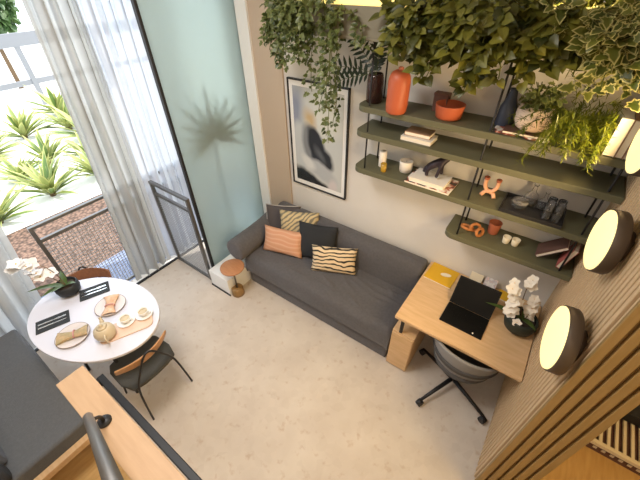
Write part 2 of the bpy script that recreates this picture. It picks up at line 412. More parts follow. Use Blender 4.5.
# ------------------------------------------------------------------ railings with perforated mesh
def mesh_panel(name, p0, p1, z0, z1, parent, step=.030, w=.0042):
    g = G(); p0 = Vector(p0); p1 = Vector(p1); L = (p1 - p0).length; a = math.atan2(p1.y - p0.y, p1.x - p0.x)
    mt = T(p0.x, p0.y, 0, 0, 0, a); n = int(L / step)
    for i in range(1, n): g.box(i * L / n - w / 2, i * L / n + w / 2, -.0015, .0015, z0, z1, mt)
    k = int((z1 - z0) / step)
    for j in range(1, k): 
        z = z0 + j * (z1 - z0) / k; g.box(0, L, -.0018, .0018, z - w / 2, z + w / 2, mt)
    return g.done(name, M['mesh'], parent)
t = empty('railing_gate', 'dark metal gate leaf with perforated mesh standing open beside the frosted pane', 'gate', (-.74, -1.02, 0))
GL = .665
for xx in (0, GL - .035): G().box(xx, xx + .035, -.017, .017, .012, 1.145).done('upright', M['gunmetal'], t, bevel=.003)
G().box(.0, GL, -.020, .020, 1.145, 1.175).done('top_rail', M['gunmetal'], t, bevel=.003)
G().box(.035, GL - .035, -.014, .014, 1.00, 1.035).done('middle_rail', M['gunmetal'], t, bevel=.003)
G().box(.035, GL - .035, -.014, .014, .012, .04).done('bottom_rail', M['gunmetal'], t, bevel=.003)
mesh_panel('mesh_panel', (.035, 0, 0), (GL - .035, 0, 0), .04, 1.0, t)
t = empty('balcony_railing', 'grey metal railing with mesh infill outside the open window', 'railing', (-.915, -2.16, -.02))
L_ = 2.05
G().box(-.02, .02, 0, L_, 1.14, 1.17).done('top_rail', M['gunmetal'], t, bevel=.003)
G().box(-.016, .016, 0, L_, .985, 1.02).done('middle_rail', M['gunmetal'], t, bevel=.003)
G().box(-.014, .014, 0, L_, .03, .06).done('bottom_rail', M['gunmetal'], t, bevel=.003)
for yy in (0, L_ - .035): G().box(-.017, .017, yy, yy + .035, 0, 1.14).done('post', M['gunmetal'], t, bevel=.003)
mesh_panel('mesh_panel', (0, .035, 0), (0, L_ - .035, 0), .06, .985, t, .034, .006)

# ------------------------------------------------------------------ garden
g = G(); g.box(-30, -3.3, -20, 25, -.14, -.04); struct(g.done('garden_paving', M['paving']))
struct(G().box(-3.3, -1.55, -20, 25, -.14, -.03).done('garden_bed', M['mulch']))
struct(G().box(-1.55, -.92, -20, 25, -.14, -.02).done('garden_strip', M['bluestone']))
rnd = random.Random(4)
def agave(loc, n, L, seed, label):
    r = random.Random(seed); t = empty('garden_plant', label, 'plant', loc, 0, 'spiky garden plants')
    g = G()
    for i in range(n):
        a = 2 * PI * i / n * 2.4 + r.uniform(-.3, .3); el = R(r.uniform(22, 75)); l = L * r.uniform(.7, 1.1)
        d = Vector((math.cos(a) * math.cos(el), math.sin(a) * math.cos(el), math.sin(el)))
        g.leaf(d * .03, d, (0, 0, 1), l, l * .15, 'blade', .5, .22)
    g.done('leaves', M['agave'], t)
    G().lathe([(.05, 0), (.045, .08), (0, .1)], 10).done('stem', M['stembrown'], t)
places = [(-3.95, -1.25, .72, 'large spiky plant just behind the balcony railing'), (-3.95, -.45, .72, 'spiky green plant behind the railing beside the curtain'),
          (-5.3, -.75, .66, 'spiky plant in the sunny bed above the railing plants'), (-5.9, -1.7, .7, 'spiky plant at the left edge of the garden'),
          (-6.0, .35, .9, 'upright leafy plant against the curtain edge in the garden'), (-7.2, -.5, .8, 'spiky plant high in the garden view'),
          (-8.2, .7, .9, 'farthest spiky plant below the grey fence'), (-3.75, -2.1, .7, 'small spiky plant at the railing left end'),
          (-4.95, -.15, .62, 'spiky plant close to the curtain edge, second from the railing'), (-6.6, -1.35, .75, 'small spiky plant at the far left under the fence'),
          (-5.0, -1.35, .6, 'low spiky plant in the middle of the sunny bed'), (-6.9, .35, .7, 'low spiky plant near the curtain edge below the fence')]
for i, (x, y, L, lab) in enumerate(places): agave((x, y, -.04), 30, L, i, lab)
# fence and tree beyond
t = empty('garden_fence', 'grey rail fence far across the sunny garden', 'fence', (-9.5, 0, -.04))
G().box(-.05, .05, -4, 6, 1.45, 1.75).done('top_rail', M['fence'], t)
G().box(-.03, .03, -4, 6, .55, .68).done('bottom_rail', M['fence'], t)
for yy in (-3.2, -1.2, .8, 2.8, 4.8): G().box(-.045, .045, yy, yy + .12, 0, 1.74).done('post', M['fence'], t)
def tree(loc, h, rad, seed, label):
    r = random.Random(seed); t = empty('garden_tree', label, 'tree', loc); g = G()
    for i in range(900):
        v = Vector((r.gauss(0, 1), r.gauss(0, 1), r.gauss(0, .8))).normalized() * rad * r.uniform(.5, 1) ** .5
        d = Vector((r.uniform(-1, 1), r.uniform(-1, 1), r.uniform(-1, .4)))
        g.leaf(Vector((0, 0, h)) + v, d, (r.uniform(-.5, .5), r.uniform(-.5, .5), 1), .26, .17, 'oval')
    g.done('crown', M['treeleaf'], t)
    G().tube([(0, 0, 0), (.05, 0, h * .5), (0, .05, h)], [.07, .06, .04], 10).done('trunk', M['stembrown'], t)
tree((-12.0, 1.12, -.04), 2.25, .85, 3, 'leafy tree at the top left beyond the garden fence')
# palm behind the frosted pane, leaves pressed close to it
t = empty('potted_palm', 'fan palm seen as a blurred shadow behind the frosted pane', 'plant', (-.24, -.48, .0))
G().lathe([(.10, 0), (.13, .26), (.115, .26), (.10, .22), (0, .22)], 20).done('pot', M['potblack'], t)
G().tube([(0, 0, .2), (.02, .02, .9), (.05, 0, 1.62)], .014, 8).done('trunk', M['stembrown'], t)
g = G(); r = random.Random(7)
for i in range(13):
    a = R(-25 + 230 * i / 12); d = Vector((r.uniform(.02, .12), math.cos(a), math.sin(a)))
    g.leaf(Vector((.06, 0, 1.62)), d, (1, 0, 0), r.uniform(.42, .56), .060, 'blade', .1, .02)
g.done('fronds', M['palmleaf'], t)

# ------------------------------------------------------------------ sofa
def pillow(w, h, th, mt=None, n=19):
    """two-sided cushion in its own X (width) Z (height) plane, thickness along Y"""
    g = G(); vs = {}
    def prof(u, v): return th / 2 * ((1 - abs(u) ** 3.2) * (1 - abs(v) ** 3.2)) ** .55
    for sgn in (1, -1):
        for i in range(n):
            for j in range(n):
                u = -1 + 2 * i / (n - 1); v = -1 + 2 * j / (n - 1)
                edge = i in (0, n - 1) or j in (0, n - 1)
                if sgn == -1 and edge: vs[(sgn, i, j)] = vs[(1, i, j)]; continue
                x = w / 2 * u * (1 - .07 * (1 - v * v)); z = h / 2 * v * (1 - .07 * (1 - u * u))
                vs[(sgn, i, j)] = g.b.verts.new((x, sgn * prof(u, v), z + h / 2))
        for i in range(n - 1):
            for j in range(n - 1):
                q = [vs[(sgn, i, j)], vs[(sgn, i + 1, j)], vs[(sgn, i + 1, j + 1)], vs[(sgn, i, j + 1)]]
                g.face(q if sgn == 1 else q[::-1], True)
    return g
SX0, SX1 = .315, 2.150
t = empty('sofa', 'long charcoal grey sofa along the back wall beneath the framed picture', 'sofa', (SX0, 0, 0))
SL = SX1 - SX0
G().box(.01, SL - .01, -.745, -.03, .0, .20).done('base', M['sofa'], t, bevel=.015)
g = G(); rs = random.Random(2)
wr = [(rs.uniform(.15, SL - .15), rs.uniform(-.72, -.3), rs.uniform(-.7, .7), rs.uniform(.06, .18), rs.uniform(.012, .02)) for _ in range(26)]
def seatz(x, y):
    z = 0
    for (cx, cy, a, l, w) in wr:
        dx, dy = x - cx, y - cy; u = dx * math.cos(a) + dy * math.sin(a); v = -dx * math.sin(a) + dy * math.cos(a)
        z += .013 * math.exp(-(u / l) ** 2 - (v / w) ** 2)
    return z
NX, NY = 110, 46; y0, y1 = -.775, -.20
def seat(u, v):
    x = SL * u; s = v * 1.45                     # v runs from the back, over the rounded front edge, down the front
    flat = (y1 - y0) - .07
    d = v * (flat + .11 + .17)
    if d < flat: y = y1 - d; z = .445 + seatz(x, y)
    elif d < flat + .11: q = (d - flat) / .11 * PI / 2; y = y1 - flat - .07 * math.sin(q); z = .445 - .07 + .07 * math.cos(q) + seatz(x, y) * .6
    else: y = y0 - .008 * math.sin((d - flat - .11) / .17 * PI); z = .375 - (d - flat - .11)
    e = min(u, 1 - u) * SL
    if e < .04: z -= .03 * (1 - e / .04) ** 2
    z += .012 * math.sin(PI * u) * (1 if d < flat else .4)
    return Vector((x, y, z))
g.grid(seat, NX, NY)
def side(xx):
    P = [seat(0 if xx == 0 else 1, j / 23) for j in range(24)]
    vs = [g.b.verts.new(p) for p in P] + [g.b.verts.new((xx, y0 + .02, .19)), g.b.verts.new((xx, y1, .19))]
    g.face(vs)
side(0); side(SL)
g.done('seat_cushion', M['sofa'], t)
# backrest: long slab with rounded top leaning on the wall
pr = [(-.025, .20), (-.245, .20), (-.235, .46), (-.215, .66), (-.195, .755), (-.16, .795), (-.11, .808), (-.06, .80), (-.03, .78)]
g = G(); g.prism(pr, 0.0, SL, Matrix(((0, 0, 1, 0), (1, 0, 0, 0), (0, 1, 0, 0), (0, 0, 0, 1))), True)
g.done('backrest', M['sofa'], t, bevel=.03, bseg=3)
# rolled arm at the window end
g = G()
path = [(-.075, -.14, .55), (-.06, -.3, .54), (-.05, -.5, .535), (-.05, -.7, .53), (-.05, -.86, .525)]
g.tube(smooth_path(path, 4), [.13] * 17, 22, flat=1.0)
g.done('arm_bolster', M['sofa'], t, bevel=.03, bseg=3)

def cushion(name, label, w, h, th, m, loc, rx, rz, ry=0, piping=None):
    t = empty(name, label, 'cushion', loc, 0, 'cushions on the charcoal sofa'); t.rotation_euler = (rx, ry, rz)
    pillow(w, h, th).done('cover', m, t)
    if piping:
        P = []
        for u, v in [(-1, -1), (-.5, -1), (0, -1), (.5, -1), (1, -1), (1, -.5), (1, 0), (1, .5), (1, 1), (.5, 1), (0, 1), (-.5, 1), (-1, 1), (-1, .5), (-1, 0), (-1, -.5)]:
            P.append((w / 2 * u * (1 - .07 * (1 - v * v)), 0, h / 2 * v * (1 - .07 * (1 - u * u)) + h / 2))
        G().tube(P, .006, 6, closed=True).done('piping', piping, t)
    return t
cushion('cushion', 'dark grey cushion with pale piping wedged against the rolled sofa arm', .42, .40, .12, M['greycush'], (.50, -.30, .46), R(-22), R(28), piping=M['piping'])
cushion('cushion', 'sand coloured cushion with grey zigzag pattern behind the peach one', .47, .44, .13, M['kelim'], (.77, -.335, .46), R(-20), R(22), R(-3))
cushion('cushion', 'peach cushion with soft wavy relief in front of the sandy cushion', .50, .30, .13, M['peach'], (.675, -.530, .455), R(-26), R(14), R(-2))
cushion('cushion', 'plain charcoal square cushion in the middle of the group', .45, .42, .13, M['charcoal'], (1.045, -.385, .455), R(-20), R(16), R(-2))
cushion('cushion', 'cream cushion with black wavy stripes at the right of the group', .49, .29, .13, M['zebra'], (1.315, -.445, .455), R(-28), R(24), R(-2))

# ------------------------------------------------------------------ side table
t = empty('side_table', 'small round side table with copper brown top beside the sofa arm', 'side table', (.345, -.978, 0))
t.location = (.352, -1.17 + .05, 0) if False else (.345, -.985, 0)
G().lathe([(0, .415), (.125, .415), (.132, .420), (.132, .432), (.125, .437), (0, .437)], 40).done('table_top', M['sidetop'], t)
G().tube([(0, 0, .10), (0, 0, .416)], .010, 10).done('stem', M['gunmetal'], t)
G().lathe([(0, 0), (.068, 0), (.072, .006), (.066, .10), (.060, .106), (0, .106)], 32).done('base', M['sidebase'], t)

# ------------------------------------------------------------------ picture
def art():
    m = bpy.data.materials.new('abstract_print'); m.use_nodes = True; nt = m.node_tree; b = nt.nodes['Principled BSDF']
    tc = nt.nodes.new('ShaderNodeTexCoord'); L = nt.links.new
    nz = nt.nodes.new('ShaderNodeTexNoise'); nz.inputs['Scale'].default_value = 5; L(tc.outputs['Object'], nz.inputs['Vector'])
    ad = nt.nodes.new('ShaderNodeMix'); ad.data_type = 'VECTOR'; ad.inputs[0].default_value = .07; L(tc.outputs['Object'], ad.inputs[4]); L(nz.outputs['Color'], ad.inputs[5])
    out = None; rgb = nt.nodes.new('ShaderNodeRGB'); rgb.outputs[0].default_value = (.52, .53, .51, 1); out = rgb.outputs[0]
    def blob(c, cx, cz, rx, rz, a, s0=.55, s1=1.):
        nonlocal out
        mp = nt.nodes.new('ShaderNodeMapping'); mp.vector_type = 'TEXTURE'
        mp.inputs['Location'].default_value = (cx, 0, cz); mp.inputs['Rotation'].default_value = (0, -R(a), 0); mp.inputs['Scale'].default_value = (rx, 1000, rz)
        L(ad.outputs[1], mp.inputs[0]); ln = nt.nodes.new('ShaderNodeVectorMath'); ln.operation = 'LENGTH'; L(mp.outputs[0], ln.inputs[0])
        rr = nt.nodes.new('ShaderNodeMapRange'); rr.inputs[1].default_value = s0; rr.inputs[2].default_value = s1; rr.inputs[3].default_value = 1; rr.inputs[4].default_value = 0
        L(ln.outputs['Value'], rr.inputs[0]); mx = nt.nodes.new('ShaderNodeMix'); mx.data_type = 'RGBA'
        L(rr.outputs[0], mx.inputs[0]); L(out, mx.inputs[6]); mx.inputs[7].default_value = (*c, 1); out = mx.outputs[2]
    # coordinates: x across from the picture's middle, z up from the middle
    blob((.60, .60, .54), .14, .32, .22, .30, 0, .3)
    blob((.24, .26, .34), -.22, .28, .14, .30, -8, .3)
    blob((.50, .36, .19), -.05, .22, .085, .14, 12, .3)
    blob((.60, .54, .43), -.05, .08, .07, .16, 14, .4)
    blob((.50, .52, .53), -.17, -.06, .11, .27, 6, .7)
    blob((.20, .21, .22), -.02, -.02, .13, .24, 22, .7)
    blob((.022, .023, .026), .02, .00, .10, .20, 24, .7)
    blob((.022, .023, .026), .09, -.13, .13, .15, 40, .7)
    blob((.10, .105, .11), .06, -.08, .05, .12, 35, .2)
    blob((.42, .43, .44), .06, -.25, .25, .10, -24, .6)
    blob((.62, .62, .60), -.08, -.20, .13, .07, -38, .5)
    blob((.015, .016, .018), -.12, -.40, .23, .13, -26, .72)
    blob((.02, .02, .022), .08, -.43, .16, .07, -18, .5)
    blob((.58, .53, .53), .20, -.40, .07, .12, 0, .5)
    L(out, b.inputs['Base Color']); b.inputs['Roughness'].default_value = .25
    return m
t = empty('framed_picture', 'tall framed grey abstract print hanging above the sofa', 'picture', (.830, -.003, 1.642))
FW, FH = .342, .545
g = G()
for x0, x1, z0, z1 in ((-FW, -FW + .013, -FH, FH), (FW - .013, FW, -FH, FH), (-FW, FW, FH - .013, FH), (-FW, FW, -FH, -FH + .013)): g.box(x0, x1, -.028, 0, z0, z1)
g.done('frame', M['black'], t, bevel=.002)
G().box(-FW + .012, FW - .012, -.015, -.002, -FH + .012, FH - .012).done('mat_board', M['white'], t)
G().box(-FW + .055, FW - .055, -.018, -.0145, -FH + .062, FH - .062).done('print', art(), t)

# ------------------------------------------------------------------ wall shelf unit
S1, S2, S3, S4 = 2.17, 1.975, 1.665, 1.348
t = empty('wall_shelf_unit', 'olive green wall shelf unit with four boards on thin black rods', 'shelf', (0, 0, 0))
SR = 3.132
for z, x0 in ((S1, 1.395), (S2, 1.39), (S3, 1.395), (S4, 2.255)):
    G().prism(rrect(x0, SR, -.30, -.003, .075, (1, 0, 0, 0)), z - .044, z).done('shelf_board', M['shelf'], t, bevel=.004)
for x, zb in ((1.497, S3 - .06), (2.353, S4 - .06), (3.055, S4 - .06)):
    for y in (-.27, -.045):
        G().tube([(x, y, zb), (x, y, 2.60)], .0065, 8).done('rod', M['black'], t)

# ------------------------------------------------------------------ planter trough overhead with its light strip
t = empty('planter_trough', 'long taupe planter box mounted high on the wall above the shelves', 'planter', (0, 0, 2.60))
TX0, TX1 = .66, 3.13; TY = -.36
g = G(); g.box(TX0, TX1, TY, -.003, 0, .02); g.box(TX0, TX1, TY, TY + .02, .02, .186); g.box(TX0, TX1, -.023, -.003, .02, .186); g.box(TX0, TX0 + .02, TY + .02, -.023, .02, .186); g.box(TX1 - .02, TX1, TY + .02, -.023, .02, .186)
g.done('box', M['trough'], t, bevel=.003)
G().box(TX0 + .02, TX1 - .02, TY + .02, -.023, .02, .12).done('soil', M['soil'], t)
G().box(TX0, TX1, TY - .004, TY + .022, .186, .222).done('light_strip', M['led'], t, bevel=.004)

def vine(g, gs, start, out, length, seed, leafn, L, shape, sway=.06, drop=1., spread=1.):
    """one trailing shoot: arches out of the trough then hangs"""
    r = random.Random(seed); p = Vector(start); y_lim = -.03; d = Vector(out).normalized(); pts = [p.copy()]; n = max(4, int(length / .05)); st = length / n
    for i in range(n):
        d = (d + Vector((r.gauss(0, sway * 3), r.gauss(0, sway * 2), -.42 * drop + r.gauss(0, sway)))).normalized()
        p = p + d * st
        if p.y > -.03: p.y = -.03
        pts.append(p.copy())
    gs.tube(pts, .0028, 5, caps=False)
    for i in range(leafn):
        q = r.uniform(.04, 1) * n; k = min(int(q), n - 1); base = pts[k].lerp(pts[k + 1], q - k)
        a = r.uniform(0, 2 * PI)
        ld = Vector((math.cos(a), -abs(math.sin(a)) * .8 - .15, r.uniform(-.9, .35)))
        off = ld.normalized() * r.uniform(.01, .05) * spread
        b = base + off
        if b.y > -.05: b.y = -.05
        s = L * r.uniform(.6, 1.15)
        g.leaf(b, ld, (r.uniform(-.5, .5), -.75 + r.uniform(-.3, .3), .65 + r.uniform(-.4, .4)), s, s * .82, shape, r.uniform(.05, .35), r.uniform(.1, .35))
def trailing_plant(label, x0, x1, m, shape, L, shoots, seed, loc_z=2.73, group='plants in the overhead trough'):
    """shoots: list of (x, out vector, length, leaves)"""
    t = empty('trailing_plant', label, 'plant', ((x0 + x1) / 2, -.19, loc_z), 0, group)
    g = G(); gs = G(); o = Vector(t.location)
    for i, (x, out, ln, lf) in enumerate(shoots):
        vine(g, gs, Vector((x, -.20 + .05 * math.sin(i * 2.1), loc_z + .03)) - o, out, ln, seed * 100 + i, lf, L, shape)
    g.done('leaves', m, t); gs.done('stems', M['stem'], t)
    return t
def shoots(r, n, x0, x1, l0, l1, lf, up=.5, outy=1.):
    return [(r.uniform(x0, x1), (r.uniform(-.35, .35), -outy * r.uniform(.35, 1.0), r.uniform(.1, up)), r.uniform(l0, l1), int(lf * r.uniform(.8, 1.2))) for _ in range(n)]
r = random.Random(11)
trailing_plant('small leaved ivy with long strands trailing over the framed picture', .70, 1.28, M['ivygreen'], 'ivy', .043,
    shoots(r, 28, .70, 1.22, .24, .44, 52, 2.0) + shoots(r, 10, .70, .98, .36, .5, 50, .7) + [(1.15, (.15, -.6, .2), .98, 56), (1.20, (.1, -.6, .2), .88, 50), (1.12, (.15, -.6, .2), .80, 50), (1.22, (.1, -.7, .1), .74, 46), (1.04, (.1, -.7, .1), .62, 46), (.84, (-.1, -.7, .1), .50, 46), (1.24, (.1, -.5, .1), .66, 40)], 1)
trailing_plant('broad leaved vine bunched at the left end of the wide foliage', 1.72, 2.05, M['pothos'], 'heart', .066, shoots(r, 34, 1.76, 2.04, .22, .46, 40, 2.2), 2)
trailing_plant('broad leaved vine spilling above the orange bowl', 2.05, 2.38, M['pothos'], 'heart', .062, shoots(r, 34, 2.02, 2.34, .24, .46, 40, 2.2), 3)
trailing_plant('dark broad leaved vine above the navy vase', 2.34, 2.66, M['pothos'], 'heart', .068, shoots(r, 32, 2.32, 2.60, .18, .34, 36, 2.2), 4)
trailing_plant('variegated ivy with cream leaf edges at the right end of the trough', 2.62, 3.08, M['ivyleaf'], 'ivy', .066,
    shoots(r, 34, 2.56, 2.98, .22, .42, 36, 2.2), 5)

def asparagus(label, loc, n, L, seed):
    r = random.Random(seed); t = empty('asparagus_fern', label, 'plant', loc); g = G(); gs = G()
    G().lathe([(0, 0), (.05, 0), (.065, .11), (.055, .11), (.05, .09), (0, .09)], 20).done('pot', M['potblack'], t)
    for i in range(n):
        a = r.uniform(PI, 2 * PI) if i % 4 else r.uniform(0, PI); d = Vector((math.cos(a) * .7, math.sin(a) * .8 if math.sin(a) < 0 else .1, r.uniform(.4, 1.3))).normalized(); p = Vector((0, 0, .09)); pts = [p.copy()]
        l = L * r.uniform(.6, 1.1)
        for k in range(10):
            d = (d + Vector((r.gauss(0, .06), r.gauss(0, .06), -.20))).normalized(); p = p + d * l / 10
            p.y = min(p.y, .12); p.x = min(p.x, .15)
            pts.append(p.copy())
            for q in range(9):
                s = Vector((r.gauss(0, 1), r.gauss(0, 1), r.gauss(0, .8))).normalized()
                g.leaf(p + d * r.uniform(-.02, .02), (s + d * .6), (0, 0, 1), .045 * r.uniform(.6, 1.2), .006, 'blade', 0, .1)
        gs.tube(pts, .0016, 4, caps=False)
    g.done('fronds', M['fernleaf'], t); gs.done('stems', M['stem'], t)
asparagus('feathery bright green fern spilling over the top shelf edge', (2.745, -.20, S1), 60, .36, 5)

# ------------------------------------------------------------------ things on the top shelf
t = empty('glass_vase', 'smoked brown glass vase at the left end of the top shelf', 'vase', (1.475, -.165, S1))
G().lathe([(0, 0), (.055, 0), (.062, .01), (.062, .15), (.056, .185), (.052, .2), (.047, .2), (.052, .18), (.056, .15), (.056, .012), (0, .012)], 28).done('body', M['brownglass'], t)
t = empty('fern_cutting', 'dark fern fronds standing in the smoked brown vase', 'plant', (1.475, -.165, S1 + .012))
g = G(); gs = G(); r = random.Random(3)
for (dx, dy, dz, l) in ((-.75, -.3, .30, .34), (-.55, -.1, .85, .32), (.15, -.2, 1, .30), (-.9, -.5, .05, .30), (.05, .1, 1, .34)):
    d = Vector((dx, dy, dz)).normalized(); pts = [Vector((0, 0, 0)), Vector((0, 0, .18))]; p = Vector((0, 0, .18))
    for k in range(9):
        d = (d + Vector((0, 0, -.05))).normalized(); p = p + d * l / 9; pts.append(p.copy())
        sd = d.cross(Vector((.3, -1, .2))).normalized()
        for s in (1, -1):
            ll = .085 * math.sin(PI * (k + 1.5) / 11)
            g.leaf(p, (sd * s + d * .5), (0, -1, .4), ll, .024, 'blade', .1, .15)
    gs.tube(pts, .002, 5, caps=False)
g.done('fronds', M['darkfern'], t); gs.done('stems', M['stem'], t)
t = empty('lidded_vase', 'tall orange ceramic jar with rounded shoulders on the top shelf', 'vase', (1.715, -.285, S1))
G().lathe([(0, 0), (.062, 0), (.071, .012), (.075, .06), (.075, .205), (.069, .238), (.054, .262), (.038, .272), (0, .274)], 36).done('body', M['orange'], t)
G().lathe([(0, .271), (.012, .271), (.018, .279), (.018, .289), (.010, .295), (0, .295)], 20).done('lid_knob', M['terracotta'], t)
t = empty('bowl', 'deep orange bowl on the top shelf', 'bowl', (2.055, -.185, S1))
G().lathe([(0, 0), (.075, 0), (.084, .01), (.095, .085), (.097, .092), (.091, .092), (.080, .018), (0, .014)], 36).done('body', M['orange'], t)
t = empty('small_box', 'small dark brown box behind the orange bowl', 'box', (1.96, -.085, S1))
G().box(-.05, .05, -.03, .03, 0, .105).done('carcass', M['bookbrown'], t, bevel=.003)
G().box(-.052, .052, -.032, .032, .105, .125).done('lid', M['bookbrown'], t, bevel=.003)
t = empty('vase', 'slender navy vase beside the chalky round pot', 'vase', (2.395, -.13, S1))
G().lathe([(0, 0), (.05, 0), (.055, .02), (.050, .12), (.030, .17), (.022, .21), (.026, .225), (.020, .225), (.018, .2), (0, .19)], 28).done('body', M['navy'], t)
for i, (z, x0, x1, c) in enumerate(((0, -.175, .135, 'mag'), (.013, -.125, .125, 'bookbrown'))):
    t = empty('magazine', ('glossy picture magazine at the bottom under the round pot', 'dark magazine lying directly under the round pot')[i], 'magazine', (2.545, -.185, S1 + z), R(-2 + 5 * i), 'magazines on the top shelf')
    G().box(x0, x1, -.095, .095, .0005, .012).done('pages', M['paper'] if i else M['mag'], t, bevel=.001)
    G().box(x0 - .002, x1 + .002, -.097, .096, .0118, .0128).done('cover', M[c], t)
t = empty('plant_pot', 'round chalky pot standing on magazines on the top shelf', 'pot', (2.555, -.18, S1 + .0262))
G().lathe([(0, 0), (.06, 0), (.090, .02), (.107, .06), (.106, .11), (.092, .142), (.086, .146), (.082, .14), (.092, .11), (.094, .07), (0, .06)], 36).done('body', M['potpink'], t)
t = empty('ivy_plant', 'light green ivy sprigs growing from the round chalky pot', 'plant', (2.555, -.18, S1 + .087))
g = G(); gs = G()
for i in range(12):
    a = PI * 2 * i / 12; vine(g, gs, (0, 0, 0), (math.cos(a) * .3, math.sin(a) * .25, 1.6), .22, 900 + i, 12, .042, 'ivy', .04, .45)
g.done('leaves', M['ivygreen'], t); gs.done('stems', M['stem'], t)
def book(label, w, h, d, cover, loc, rot=(0, 0, 0), group=None):
    """closed book lying flat: w along x, d along y, thickness h, spine towards -x"""
    t = empty('book', label, 'book', loc, 0, group); t.rotation_euler = rot
    G().box(0.004, w - .003, .003, d - .003, .003, h - .003).done('pages', M['paper'], t)
    g = G(); g.box(0, w, 0, d, 0, .003); g.box(0, w, 0, d, h - .003, h); g.box(0, .003, 0, d, .003, h - .003); g.done('cover', M[cover], t, bevel=.001)
    return t
grp = 'books standing at the right end of the top shelf'
xx = 2.935
for lab, h, c in (('thick cream book standing nearest the fern on the top shelf', .052, 'bookwhite'), ('tan book standing between two pale ones on the top shelf', .034, 'booktan'),
                  ('blush book standing third from the fern', .028, 'bookpink'), ('thin white book standing closest to the slatted wall', .018, 'bookwhite')):
    b = book(lab, .20, h, .27, c, (xx + h, -.025, S1 + .001), (0, R(-90), R(180)), grp)
    b.rotation_euler = Matrix(((0, 0, -1), (0, -1, 0), (-1, 0, 0))).to_euler(); b.location = (xx + h, -.02, S1 + .203); xx += h + .003

# ------------------------------------------------------------------ second board
b = book('white book at the bottom of the pair on the second shelf', .23, .030, .15, 'bookwhite', (1.770, -.262, S2 + .0005), (0, 0, R(0)), 'books on the second shelf')
b = book('cream and brown book on top of the white one, second shelf', .19, .028, .13, 'booktan', (1.785, -.235, S2 + .031), (0, 0, R(2)), 'books on the second shelf')

# ------------------------------------------------------------------ third board, left bay
t = empty('pillar_candle', 'tall white pillar candle at the left end of the third shelf', 'candle', (1.60, -.155, S3))
G().lathe([(0, 0), (.030, 0), (.031, .003), (.031, .13), (.027, .133), (0, .128)], 24).done('wax', M['wax'], t)
G().tube([(0, 0, .127), (.001, 0, .140)], .0012, 5).done('wick', M['black'], t)
t = empty('tealight_glass', 'small amber glass in front of the tall pillar candle', 'candle holder', (1.652, -.235, S3))
G().lathe([(0, 0), (.020, 0), (.023, .004), (.025, .07), (.022, .07), (.020, .006), (0, .005)], 20).done('glass', M['yellowglass'], t)
G().lathe([(0, .006), (.019, .006), (.0195, .028), (0, .028)], 16).done('wax', M['yellow'], t)
t = empty('candle_cup', 'wide cream candle in a cup between the pillar candle and the books', 'candle', (1.80, -.13, S3))
G().lathe([(0, 0), (.044, 0), (.050, .006), (.054, .092), (.050, .095), (.047, .085), (0, .083)], 28).done('cup', M['wax'], t)
G().tube([(0, 0, .08), (0, .001, .096)], .0012, 5).done('wick', M['black'], t)
t = empty('magazine', 'wide picture magazine under the white book on the third shelf', 'magazine', (2.045, -.185, S3), R(-1))
G().box(-.175, .175, -.112, .112, .0005, .015).done('pages', M['paper'], t)
G().box(-.178, .178, -.114, .113, .0145, .0165).done('cover', M['mag'], t)
b = book('large white book carrying the dark figurine on the third shelf', .27, .034, .19, 'bookwhite', (1.90, -.285, S3 + .017), (0, 0, R(-1)))
# dark gorilla-like walking figurine
t = empty('figurine', 'dark bronze animal figurine walking on the large white book', 'figurine', (2.030, -.185, S3 + .0515), R(12))
def skin(name, verts, edges, rad, m, parent, sub=2):
    me = bpy.data.meshes.new(name); me.from_pydata(verts, edges, []); me.materials.append(m)
    o = bpy.data.objects.new(name, me); COL.objects.link(o); o.parent = parent
    s = o.modifiers.new('skin', 'SKIN'); s.use_smooth_shade = True
    for v, rr in zip(me.skin_vertices[0].data, rad): v.radius = (rr, rr)
    me.skin_vertices[0].data[0].use_root = True
    u = o.modifiers.new('sub', 'SUBSURF'); u.levels = u.render_levels = sub
    return o
V = [(-.010, 0, .098), (.030, 0, .118), (.062, 0, .132), (.086, 0, .158), (.112, 0, .160),
     (.062, .030, .100), (.066, .036, .052), (.072, .036, .010), (.058, -.030, .100), (.048, -.036, .052), (.040, -.036, .010),
     (-.034, .024, .070), (-.056, .028, .040), (-.060, .028, .010), (-.030, -.024, .070), (-.034, -.028, .040), (-.030, -.028, .010)]
E_ = [(0, 1), (1, 2), (2, 3), (3, 4), (2, 5), (5, 6), (6, 7), (2, 8), (8, 9), (9, 10), (0, 11), (11, 12), (12, 13), (0, 14), (14, 15), (15, 16)]
rad = [.030, .030, .033, .026, .017, .017, .013, .014, .017, .013, .014, .019, .014, .014, .019, .014, .014]
skin('body', V, E_, rad, M['purple'], t)

# ------------------------------------------------------------------ third board, right bay
t = empty('candle_holder', 'pink ceramic double candle holder with curved arms on the third shelf', 'candle holder', (2.455, -.15, S3), R(0))
g = G()
g.tube(smooth_path([(-.045, -.02, .012), (-.028, 0, .034), (0, 0, .044), (.028, 0, .034), (.045, -.02, .012)], 5), .014, 12)
g.tube(smooth_path([(-.040, 0, .135), (-.040, 0, .09), (-.022, 0, .055), (0, 0, .046), (.022, 0, .055), (.040, 0, .09), (.040, 0, .135)], 5), .014, 12)
g.tube(smooth_path([(0, 0, .044), (.006, .02, .03), (.008, .045, .012)], 5), .014, 12)
g.done('body', M['pink'], t)
for s in (-.04, .04): G().lathe([(0, .132), (.017, .132), (.019, .150), (.012, .150), (0, .143)], 16, T(s, 0, 0)).done('socket', M['terracotta'], t)
TRX, TRY = 2.752, -.170
t = empty('tray', 'black serving tray with glassware on the third shelf', 'tray', (TRX, TRY, S3))
g = G(); g.box(-.19, .19, -.125, .125, .0005, .008)
for q in ((-.19, .19, -.125, -.117), (-.19, .19, .117, .125), (-.19, -.182, -.117, .117), (.182, .19, -.117, .117)): g.box(*q, .008, .026)
